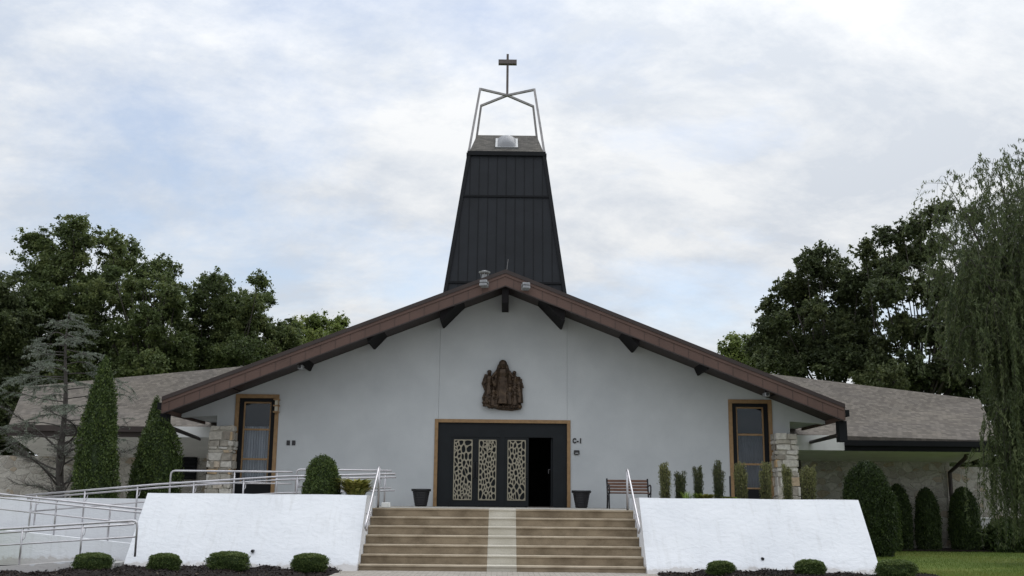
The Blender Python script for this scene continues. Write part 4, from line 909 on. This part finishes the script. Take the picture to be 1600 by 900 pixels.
for (x0, x1, yt, Y, shp, n, lab, sd) in (
    (134, 197, 557, 27.9, SPIRE, 26000, 'tall dark arborvitae beside the grey cedar behind the ramp', 1),
    (222, 268, 620, 31.0, SPIRE, 13000, 'slim arborvitae tip rising behind a broader arborvitae near the roof end', 2),
    (213, 289, 648, 29.6, COLUMN, 24000, 'broad dark arborvitae in front of the stone wall and louvre', 3)):
    c, pf = pxprof(x0, x1, yt, Y, 0, shp); shrub('arborvitae', c, pf, n, .082, 'thuja_leaf', lab, 'arborvitae', 'arborvitae behind the ramp', seed=sd, lump=.19, tint0=.52, up_axis=.8)
for (x0, x1, yt, Y, n, shp, lab, sd) in (
    (1313, 1392, 722, 31.0, 15000, DOME, 'biggest clipped dark conifer at the end of the white wall', 11),
    (1383, 1420, 757, 35.0, 7000, DOME, 'clipped dark conifer with a pale tuft beside the biggest one', 12),
    (1428, 1464, 763, 35.0, 7000, DOME, 'narrow clipped dark conifer alone in front of the stone wall', 13),
    (1481, 1526, 762, 35.0, 8000, DOME, 'squat clipped dark conifer between the downspout and the white cabinet', 14)):
    c, pf = pxprof(x0, x1, yt, Y, -.02, shp); shrub('conifer_shrub', c, pf, n*2, .075, 'thuja_leaf', lab, 'conifer', 'clipped conifers along the wing', seed=sd, lump=.09, tint0=.22)
c, pf = pxprof(1386, 1404, 775, 34.2, -.02, DOME); shrub('young_conifer', c, pf, 2500, .09, 'box_leaf', 'slim lighter green shrub in front of the clipped conifers', 'shrub', seed=21, lump=.1, tint0=.35)
c, pf = pxprof(1540, 1606, 812, 34.6, -.02, DOME); shrub('hedge_shrub', c, pf, 9000, .12, 'thuja_leaf', 'low dark shrub under the willow at the edge of the lawn', 'shrub', seed=22, lump=.18, tint0=.3)
# rounded shrub and variegated shrub in the planter on the ramp side
c, pf = pxprof(476, 534, 712, 22.9, WT-.08, [(0, .9), (.1, 1), (.4, .93), (.7, .75), (.86, .58), (.95, .38), (1, .1)]); shrub('cone_shrub', c, pf, 9000, .055, 'thuja_leaf', 'dense rounded cone shrub standing in the planter by the ramp railing', 'shrub', seed=31, lump=.10, tint0=.55, up_axis=.6)
def strap_plant(name, c, n, r, h, wid, mat, lab, cat, seed, tint=(.3, 1), group=None):
    g = np.random.default_rng(seed); th = thing(name, c, lab, cat, group); V = []; T = []
    for i in range(n):
        a = g.uniform(0, 2*math.pi); l = g.uniform(.55, 1)*r; hh = g.uniform(.5, 1.05)*h; b0 = np.array(c)+np.array([math.cos(a), math.sin(a), 0])*g.uniform(0, .35)*r
        d = np.array([math.cos(a), math.sin(a), 0]); sdv = np.array([-d[1], d[0], 0])*wid/2; pts = []
        for t, wk in ((0, .5), (.35, 1), (.7, .8), (1, .08)): pts.append((b0+d*l*t*t*.9+d*l*t*.2+np.array([0, 0, hh*(1.7*t-.9*t*t)]), wk))
        ti = g.uniform(*tint)
        for (p_, w0), (q_, w1) in zip(pts[:-1], pts[1:]): V += [p_-sdv*w0, p_+sdv*w0, q_+sdv*w1, q_-sdv*w1]; T += [ti]*4
    fast_mesh('foliage', np.array(V), np.arange(len(V)).reshape(-1, 4), np.array(T), MT[mat], th); return th
p = at(556, 772, 22.85); strap_plant('variegated_shrub', (p.x, 22.85, WT-.08), 420, .44, .52, .06, 'gold_leaf', 'yellow variegated leafy shrub beside the rounded cone shrub', 'shrub', 41)
# upright shrubs along the planter on the bench side
UP = [(0, .45), (.15, .62), (.5, .85), (.8, 1), (.93, .9), (1, .35)]
for i, (x0, x1, yt, mat, lab) in enumerate((
    (1029, 1048, 722, 'olive_leaf', 'tall speckled olive upright shrub nearest the bench'),
    (1054, 1071, 735, 'yew_leaf', 'shortest dark upright shrub with grass at its foot'),
    (1083, 1098, 727, 'yew_leaf', 'slim dark upright shrub with a forked top above the yellow hosta'),
    (1112, 1134, 717, 'yew_leaf', 'tallest dark upright shrub just before the window trim'),
    (1146, 1168, 722, 'olive_leaf', 'olive upright shrub overlapping the bench-side edge of the window'),
    (1184, 1205, 721, 'olive_leaf', 'olive upright shrub overlapping the pillar-side edge of the window'),
    (1221, 1236, 725, 'olive_leaf', 'thin olive upright shrub standing before the stone pillar'),
    (1246, 1278, 727, 'olive_leaf', 'wide olive upright shrub just past the stone pillar'))):
    th = None; Yp = 22.95; zb2 = WT-.08; a, b2 = at(x0, yt, Yp), at(x1, yt, Yp); zt3 = at((x0+x1)/2, yt, Yp).z; w = (b2.x-a.x)/2; cxp = (a.x+b2.x)/2; g = np.random.default_rng(60+i)
    th = thing('upright_shrub', (cxp, Yp, zb2), lab, 'shrub', 'upright shrubs in the planter'); parts = []; stems = MB()
    ns = 30 if w > .2 else 21
    for k in range(ns):
        ang = g.uniform(0, 6.28); rr = math.sqrt(g.uniform(0, 1)); fx_, fy_ = math.cos(ang)*rr, math.sin(ang)*rr
        hh = (zt3-zb2)*g.uniform(.70, 1.0)*(1 if k else 1.0); m2 = int(360*hh); t = g.uniform(.08, 1, m2)
        base = np.array([cxp+fx_*w*.5, Yp+fy_*w*.5, zb2]); tip = np.array([cxp+fx_*w*.92, Yp+fy_*w*.92, zb2+hh])
        P = base+(tip-base)*t[:, None]; P = P + g.normal(size=(m2, 3))*np.array([.028, .028, .014])*(1.15-t[:, None]*.45)
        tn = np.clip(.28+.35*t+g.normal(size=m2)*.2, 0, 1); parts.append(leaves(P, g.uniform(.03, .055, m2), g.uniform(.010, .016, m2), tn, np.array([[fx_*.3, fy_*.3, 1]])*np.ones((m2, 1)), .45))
        stems.tube([base-np.array([0, 0, .04]), (base+tip)/2, tip], [.010, .008, .004], 5)
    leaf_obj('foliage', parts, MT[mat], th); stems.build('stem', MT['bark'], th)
p = at(1073, 780, 22.75); strap_plant('ornamental_grass', (p.x, 22.75, WT-.08), 60, .22, .30, .012, 'lime_leaf', 'wispy green grass tuft at the foot of the shortest upright shrub', 'grass', 51)
p = at(1091, 780, 22.7); strap_plant('grass_tuft', (p.x, 22.7, WT-.08), 60, .20, .24, .014, 'lime_leaf', 'bright grass tuft beside the yellow hosta', 'grass', 52)
p = at(1103, 780, 22.7); strap_plant('hosta', (p.x, 22.7, WT-.08), 110, .24, .22, .06, 'gold_leaf', 'yellow green hosta between the slim and the tallest upright shrubs', 'hosta', 53, (.2, .75))
p = at(1136, 780, 22.7); strap_plant('bedding_plant', (p.x, 22.7, WT-.08), 70, .20, .16, .06, 'gold_leaf', 'low reddish green bedding plant at the foot of the tallest upright shrub', 'plant', 54, (.0, .5))
p = at(1148, 780, 22.65); strap_plant('coleus', (p.x, 22.65, WT-.08), 45, .12, .15, .07, 'lime_leaf', 'small lime green plant at the foot of the olive shrub by the window trim', 'plant', 55, (.6, 1))
p = at(1302, 784, 22.8); strap_plant('groundcover_plant', (p.x, 22.8, WT-.08), 60, .25, .10, .05, 'box_leaf', 'low green plant peeping over the lawn end of the white wall', 'plant', 56)
# boxwood mounds in the mulch
for i, (x0, x1, y0, y1, lab) in enumerate((
    (114, 174, 865, 891, 'clipped boxwood mound under the bent end of the front ramp railing'),
    (230, 281, 866, 892, 'small clipped boxwood at the foot of the slanted corner of the ramp-side wall'),
    (323, 390, 863, 890, 'widest clipped boxwood in front of the ramp-side wall beside its drain hole'),
    (455, 512, 866, 890, 'clipped boxwood nearest the steps on the ramp side'),
    (1105, 1148, 878, 898, 'clipped boxwood nearest the steps on the lawn side'),
    (1242, 1290, 876, 897, 'clipped boxwood near the lawn end of the white wall'),
    (1369, 1433, 876, 901, 'broad clipped boxwood at the edge of the lawn past the white wall'))):
    Yp = 20.35; a, b2 = at(x0, y1, Yp), at(x1, y1, Yp); z0 = at((x0+x1)/2, y1, Yp).z-.03; z1 = at((x0+x1)/2, y0, Yp).z; w = (b2.x-a.x)/2; h = z1-z0; c = ((a.x+b2.x)/2, Yp, z0)
    pf = [(0, .66*w), (.1*h, .84*w), (.3*h, .97*w), (.55*h, w), (.75*h, .92*w), (.88*h, .76*w), (.96*h, .52*w), (h, .05*w)]
    th = thing('boxwood_shrub', c, lab, 'shrub', 'clipped boxwoods in the mulch bed'); lv, core = surf_plant(c, pf, 6500, .034, .40, .2, .5, .13, 70+i, .62, .0)
    g = np.random.default_rng(90+i); k = 3600; rr = np.sqrt(g.random(k))*.9; aa = g.uniform(0, 6.28, k)
    zt4 = h*(1.0-.26*rr**3)+.012*np.sin(aa*4+rr*8)
    P = np.stack([c[0]+rr*w*np.cos(aa), c[1]+rr*w*.62*np.sin(aa), z0+zt4+g.normal(size=k)*.008], 1)
    l2 = leaves(P, g.uniform(.02, .036, k), g.uniform(.011, .018, k), np.clip(.62+g.normal(size=k)*.18, 0, 1))
    leaf_obj('foliage', [lv, l2], MT['box_leaf'], th, core)
    MB().tube([Vector(c)-Vector((0, 0, .04)), Vector(c)+Vector((0, 0, h*.5))], .025, 6).build('stem', MT['bark'], th)

# broadleaf trees behind the church
def tree(lobes, Y, base_px, mat, lab, group, leaf=.17, dens=1.0, seed=0, depth=1.1, trunk_r=.32, cs=1.0, fill=.9):
    g = np.random.default_rng(seed); pc = [(at(x, y, Y), r*Y/1650) for x, y, r in lobes]
    bx = at(base_px, 700, Y).x; zmin = min(p.z for p, r in pc); base = Vector((bx, Y, 0)); fork = Vector((bx*.6+.4*sum(p.x for p, _ in pc)/len(pc), Y, max(1.5, zmin*.75)))
    th = thing('broadleaf_tree', base, lab, 'tree', group); tk = MB()
    tk.tube([base-Vector((0, 0, .2)), base*.5+fork*.5+Vector((.1, 0, 0)), fork], [trunk_r*1.25, trunk_r, trunk_r*.8], 10)
    P = []; T = []; Ax = []
    pc += [(p + Vector((g.normal()*r*.75, 0, -abs(g.normal())*r*.8)), r*.85) for p, r in pc if p.z > zmin+.5 and g.random() < fill+.15]
    xs_ = [p.x for p, _ in pc]; zmx = max(p.z for p, _ in pc); R0 = sum(r for _, r in pc)/len(pc)
    for _ in range(int(len(lobes)*fill)):           # fill the lower crown
        q = pc[int(g.integers(0, len(lobes)))][0]; pc.append((Vector((q.x + g.normal()*.8, Y + g.normal()*1.2, g.uniform(zmin-.6, max(zmin, q.z-.7)))), R0*g.uniform(.8, 1.1)))
    for (p, r) in pc:
        p = p + Vector((0, g.normal()*depth, 0)); bend = fork*.45 + p*.55 + Vector((g.normal()*.3, g.normal()*.3, -abs(g.normal())*.5))
        tk.tube([fork, bend, p + Vector((0, 0, r*.25))], [trunk_r*.26, trunk_r*.12, trunk_r*.035], 7)
        nc = max(9, int(24*(r/1.2)**1.7/cs**1.6)); lt = g.normal()*.10
        d = unit(nc)*np.array([1, 1, .85]); rad = g.random(nc)**.5
        cc = np.array(p) + d*rad[:, None]*r*.95
        for q in cc:
            cr = g.uniform(.18, .60)*min(1.2, max(.75, r/1.3))*cs; k = int(265*dens*(cr/.5)**2)
            dd = unit(k)*np.array([1, 1, g.uniform(.4, .8)]); P.append(q + dd*np.abs(g.normal(size=k)*.52+.12)[:, None]*cr); T.append(np.clip(.45+lt+g.normal()*.14+g.normal(size=k)*.12, 0, 1)); Ax.append(dd)
            for _ in range(2):                        # loose sprays that break the outline
                k2 = int(34*dens); sp_ = q + unit(1)[0]*np.array([1, 1, .9])*cr*g.uniform(.9, 1.7); dd2 = unit(k2); P.append(sp_ + dd2*np.abs(g.normal(size=k2))[:, None]*.13); T.append(np.clip(.5+lt+g.normal()*.14+g.normal(size=k2)*.12, 0, 1)); Ax.append(dd2)
            if g.random() < .4: tk.tube([p + Vector((0, 0, r*.1)), (Vector(q)+p)/2 + Vector((0, 0, -.08)), Vector(q)], [trunk_r*.07, trunk_r*.05, .01], 5)
    P = np.concatenate(P); T = np.concatenate(T); Ax = np.concatenate(Ax); k = len(P)
    leaf_obj('crown', [leaves(P, g.uniform(.6, 1.15, k)*leaf, g.uniform(.38, .6, k)*leaf, T, Ax*.8+np.array([0, 0, -.25]), .6)], MT[mat], th)
    tk.build('trunk', MT['bark'], th, smooth=True); return k
GT = 'trees behind the church'
tot = 0
tot += tree([(-40, 440, 36), (-8, 440, 24), (10, 465, 28),  (-20, 480, 60), (20, 510, 48), (0, 570, 60), (25, 580, 45), (10, 630, 50), (-10, 690, 50), (10, 740, 50), (-60, 650, 60), (-60, 740, 60), (60, 690, 36), (45, 730, 40)], 50, -10, 'dark_oak_leaf', 'dark oak cut off by the edge of the photo behind the grey cedar', GT, seed=101)
tot += tree([(50, 378, 20), (68, 375, 18), (80, 395, 30), (112, 372, 14), (135, 364, 16), (152, 368, 20), (175, 374, 20), (192, 390, 18), (190, 410, 16), (160, 400, 22), (115, 425, 42), (65, 440, 42), (150, 450, 36), (85, 485, 52), (140, 500, 48), (185, 470, 26), (110, 550, 55), (60, 540, 50), (170, 545, 45), (70, 600, 50), (140, 600, 50)], 54, 110, 'oak_leaf', 'tallest oak with a ragged crown above the grey cedar', GT, seed=102)
tot += tree([(243, 415, 18), (262, 425, 20), (272, 446, 20), (222, 435, 15), (205, 440, 12), (240, 450, 20), (262, 468, 22), (225, 475, 30), (215, 515, 36), (250, 510, 36), (285, 470, 18), (230, 555, 45), (275, 545, 40), (200, 585, 40)], 52, 225, 'oak_leaf', 'lanky oak with an arching limb beside the tallest oak', GT, seed=103)
tot += tree([(312, 448, 22), (335, 442, 22), (352, 462, 30), (318, 480, 34), (380, 468, 24), (404, 455, 14), (410, 470, 14), (375, 500, 40), (340, 515, 42), (300, 525, 42), (410, 515, 36), (440, 510, 24), (450, 535, 24), (285, 560, 42), (330, 565, 42), (380, 550, 42), (425, 555, 32)], 56, 350, 'oak_leaf', 'broad rounded oak over the ramp-side wing roof', GT, seed=104)
tot += tree([(470, 512, 18), (492, 500, 18), (515, 500, 16), (530, 508, 12), (485, 525, 24), (515, 525, 22), (465, 545, 26), (500, 550, 26)], 62, 500, 'bright_oak_leaf', 'small light green tree peeking over the sloping gable edge', GT, seed=105, leaf=.19)
tot += tree([(1140, 548, 18), (1158, 530, 18), (1165, 555, 26), (1195, 545, 30), (1180, 575, 28), (1220, 570, 32), (1150, 575, 22)], 60, 1190, 'bright_oak_leaf', 'light green tree beyond the lawn-side slope of the gable', GT, seed=106, leaf=.19)
tot += tree([(1205, 510, 24), (1212, 475, 22), (1232, 445, 26), (1255, 415, 24), (1285, 398, 20), (1262, 450, 32), (1300, 425, 32), (1330, 405, 20), (1240, 495, 36), (1285, 480, 40), (1330, 450, 34), (1255, 545, 40), (1310, 530, 44), (1290, 575, 40), (1345, 560, 44), (1350, 495, 38), (1220, 545, 32)], 54, 1310, 'dark_oak_leaf', 'spreading dark oak behind the lawn-side wing with sky showing through', GT, seed=107, dens=.62, cs=.50, leaf=.2, fill=.45)
tot += tree([(1362, 385, 20), (1385, 370, 22), (1410, 362, 22), (1440, 350, 26), (1468, 335, 26), (1395, 405, 32), (1440, 395, 36), (1480, 375, 34), (1400, 450, 34), (1450, 450, 42), (1400, 515, 32), (1440, 520, 42), (1480, 480, 42), (1500, 540, 46), (1425, 580, 40), (1470, 590, 42), (1385, 580, 36), (1520, 600, 44), (1540, 430, 46), (1560, 520, 50)], 51, 1430, 'dark_oak_leaf', 'taller dark oak half hidden by the weeping willow', GT, seed=108, dens=.66, cs=.55, leaf=.2, fill=.5)
tot += tree([(1590, 560, 40), (1620, 600, 50), (1560, 620, 42), (1600, 650, 45), (1640, 500, 50), (1570, 680, 36), (1610, 710, 40), (1530, 695, 34), (1550, 725, 34), (1580, 740, 36)], 44, 1610, 'dark_oak_leaf', 'dark tree low behind the willow strands', GT, seed=109)
print('oak leaves', tot)

# weeping willow in front of the lawn-side wing
def willow():
    g = np.random.default_rng(201); Y = 27.5; base = Vector((at(1668, 800, Y).x, Y, 0)); fork = Vector((at(1650, 640, Y).x, Y, at(1650, 640, Y).z))
    th = thing('weeping_willow', base, 'large weeping willow with hanging strands at the edge of the lawn', 'tree'); tk = MB()
    tk.tube([base-Vector((0, 0, .2)), base*.5+fork*.5+Vector((.12, 0, 0)), fork], [.42, .34, .30], 12)
    ends = [(1450, 330, .3), (1445, 420, .6), (1455, 500, .2), (1470, 560, -.2), (1700, 640, -.8), (1590, 700, .6), (1560, 700, -.4), (1640, 720, .6), (1525, 470, .6), (1605, 360, .1), (1560, 380, -.2), (1475, 275, 0), (1520, 262, .8), (1555, 248, -.6), (1590, 235, .4), (1630, 225, 0), (1500, 320, 1.0), (1465, 400, .5), (1500, 380, -1), (1550, 330, 1.2), (1590, 320, -1.2), (1640, 300, 1), (1480, 470, -.3), (1530, 430, .2), (1580, 420, 1.4), (1630, 400, -1.4), (1520, 510, -1.0), (1565, 510, .3), (1610, 500, -.8), (1660, 460, 1.2), (1540, 580, .4), (1590, 580, -.6), (1630, 560, .8), (1570, 640, -1.2), (1610, 650, .0), (1700, 300, 0), (1740, 400, .5), (1720, 520, -.5), (1555, 470, -1.3)]
    P = []; T = []; A = []
    for (x, y, dy) in ends:
        e = at(x, y, Y+dy); b1 = fork*.55+e*.45+Vector((0, 0, .30)); b2 = fork*.2+e*.8+Vector((0, 0, .15))
        dv = (e-b2).normalized(); tk.tube([fork, b1, b2, e, e+Vector((dv.x*.2, dv.y*.2, .0)), e+Vector((dv.x*.38, dv.y*.38, -.10)), e+Vector((dv.x*.5, dv.y*.5, -.28)), e+Vector((dv.x*.56, dv.y*.56, -.55))], [.060, .033, .015, .006, .005, .004, .003, .002], 7)
        up_ = y < 460
        for k in range(44 if x < 1480 else 74 if x < 1540 else 110 if up_ else 130):
            t = g.uniform(.35, 1.0)
            s = (b1*(1-(t-.35)/.45) + b2*((t-.35)/.45)) if t < .8 else (b2*(1-(t-.8)/.2)+e*((t-.8)/.2))
            s = np.array(s) + g.normal(size=3)*np.array([.22, .35, .16]); az = g.uniform(0, 6.28); out = np.array([math.cos(az), math.sin(az), 0]); reach = g.uniform(.35, 1.15) if up_ else g.uniform(.08, .5)
            ln = g.uniform(.35, 1.25) if up_ else g.uniform(.9, 2.6)
            if y > 560: ln = g.uniform(1.2, 2.8)
            if x < 1540 and y > 440: ln = g.uniform(.8, 1.9)
            ln = min(ln, s[2]-.35)
            if x < 1545: ln = min(ln, s[2]-g.uniform(4.5, 5.4))
            if ln < .3: continue
            m2 = int((ln+.5*reach)*44); q = np.sort(g.random(m2)); rise = .30*reach
            sway = g.normal(size=2)*.10
            pts = s + out*(reach*(1-np.exp(-q*2.6)))[:, None] + np.array([0, 0, 1.])*(rise*np.sin(np.minimum(q*6, 3.14)) - ln*q**1.25)[:, None] + np.stack([sway[0]*np.sin(q*3), sway[1]*np.sin(q*3), 0*q], 1)
            P.append(pts + g.normal(size=(m2, 3))*.022); T.append(np.clip(.42+g.normal()*.16+g.normal(size=m2)*.12, 0, 1)); A.append(np.array([[0, 0, -1.]])*np.ones((m2, 1))+g.normal(size=(m2, 3))*.35)
            if k % 2 == 0: tk.tube([Vector(pts[0]), Vector(pts[m2//3]), Vector(pts[2*m2//3]), Vector(pts[-1])], [.006, .005, .004, .002], 3, caps=False)
    P = np.concatenate(P); T = np.concatenate(T); A = np.concatenate(A); k = len(P); print('willow leaves', k)
    leaf_obj('crown', [leaves(P, g.uniform(.09, .16, k), g.uniform(.020, .032, k), T, A, .38)], MT['willow_leaf'], th); tk.build('trunk', MT['grey_bark'], th, smooth=True)
willow()

# sparse grey cedar on the far side of the ramp
def cedar():
    g = np.random.default_rng(301); Y = 28.9; b0 = at(98, 765, Y); base = Vector((b0.x, Y, 0)); top = at(107, 488, Y)
    th = thing('grey_cedar', base, 'sparse grey green cedar with layered drooping branches behind the ramp', 'cedar'); tk = MB()
    H = top.z; trunk = lambda z: Vector((base.x+(top.x-base.x)*z/H + .04*math.sin(z*2), Y, z))
    tk.tube([trunk(z) for z in np.linspace(-.2, H, 14)], list(np.linspace(.15, .010, 14)), 9)
    P = []; T = []; A = []
    zs = np.concatenate([np.linspace(.9, 3.0, 22), np.linspace(3.0, H-.1, 40)])
    for i, z in enumerate(zs):
        az = i*2.4+g.normal()*.4; f = (H-z)/(H-1.5); low = z < 2.9; ln = (.35+1.65*min(1, f*2.3))*g.uniform(.65, 1.15)*(.95 if low else 1)
        d = Vector((math.cos(az), math.sin(az), 0)); s = trunk(z); pts = []; up1 = g.uniform(.55, 1.0) if low else g.uniform(.15, .40); dn = g.uniform(.1, .35) if low else g.uniform(.25, .5)
        kx, ky = g.normal()*.10, g.normal()*.07
        for t in np.linspace(0, 1, 9): pts.append(s + d*ln*t + Vector((-d.y, d.x, 0))*kx*math.sin(t*4)*ln + Vector((0, 0, up1*ln*t - dn*ln*t*t + ky*math.sin(t*5))))
        tk.tube(pts, list(np.linspace(.030 if low else .018, .004, 9)), 5)
        for k in range(int((22 if low else 13)*ln)+6):
            t = g.uniform(.25, 1.0); j = int(t*7.99); p = pts[j]*(1-(t*8-j)) + pts[min(j+1, 8)]*(t*8-j); sd_ = 1 if g.random() < .5 else -1
            side = (d.cross(Vector((0, 0, 1)))*sd_*g.uniform(.3, 1) + d*g.uniform(.3, .9)).normalized(); tl = g.uniform(.15, .50)*(1.15-t*.5); e = p + side*tl + Vector((0, 0, g.normal()*.08+(.06 if low else -.10)))
            tk.tube([p, (p+e)/2+Vector((0, 0, .02)), e], [.006, .004, .002], 4, caps=False)
            if low:
                for _ in range(2):
                    e2 = p*.4+e*.6 + Vector((g.normal()*.13, g.normal()*.13, g.normal()*.09)); tk.tube([p*.5+e*.5, e2], [.003, .0015], 3, caps=False)
            m2 = int((40 if not low else 10)*tl/.3)
            if (low and g.random() < .5) or (not low and g.random() < .15): m2 = 0
            if m2:
                q = g.random(m2)[:, None]; c_ = np.array(p)*(1-q)+np.array(e)*q + g.normal(size=(m2, 3))*np.array([.020, .020, .010])+np.array([0, 0, .012])
                P.append(c_); T.append(np.clip(.5+g.normal()*.15+g.normal(size=m2)*.15, 0, 1)); A.append(np.array([side])*np.ones((m2, 1))*.5+np.array([[0, 0, .5]])+g.normal(size=(m2, 3))*.4)
    P = np.concatenate(P); T = np.concatenate(T); A = np.concatenate(A); k = len(P); print('cedar needles', k)
    leaf_obj('crown', [leaves(P, g.uniform(.04, .075, k), g.uniform(.009, .015, k), T, A, .3)], MT['cedar_leaf'], th); tk.build('trunk', MT['grey_bark'], th, smooth=True)
cedar()
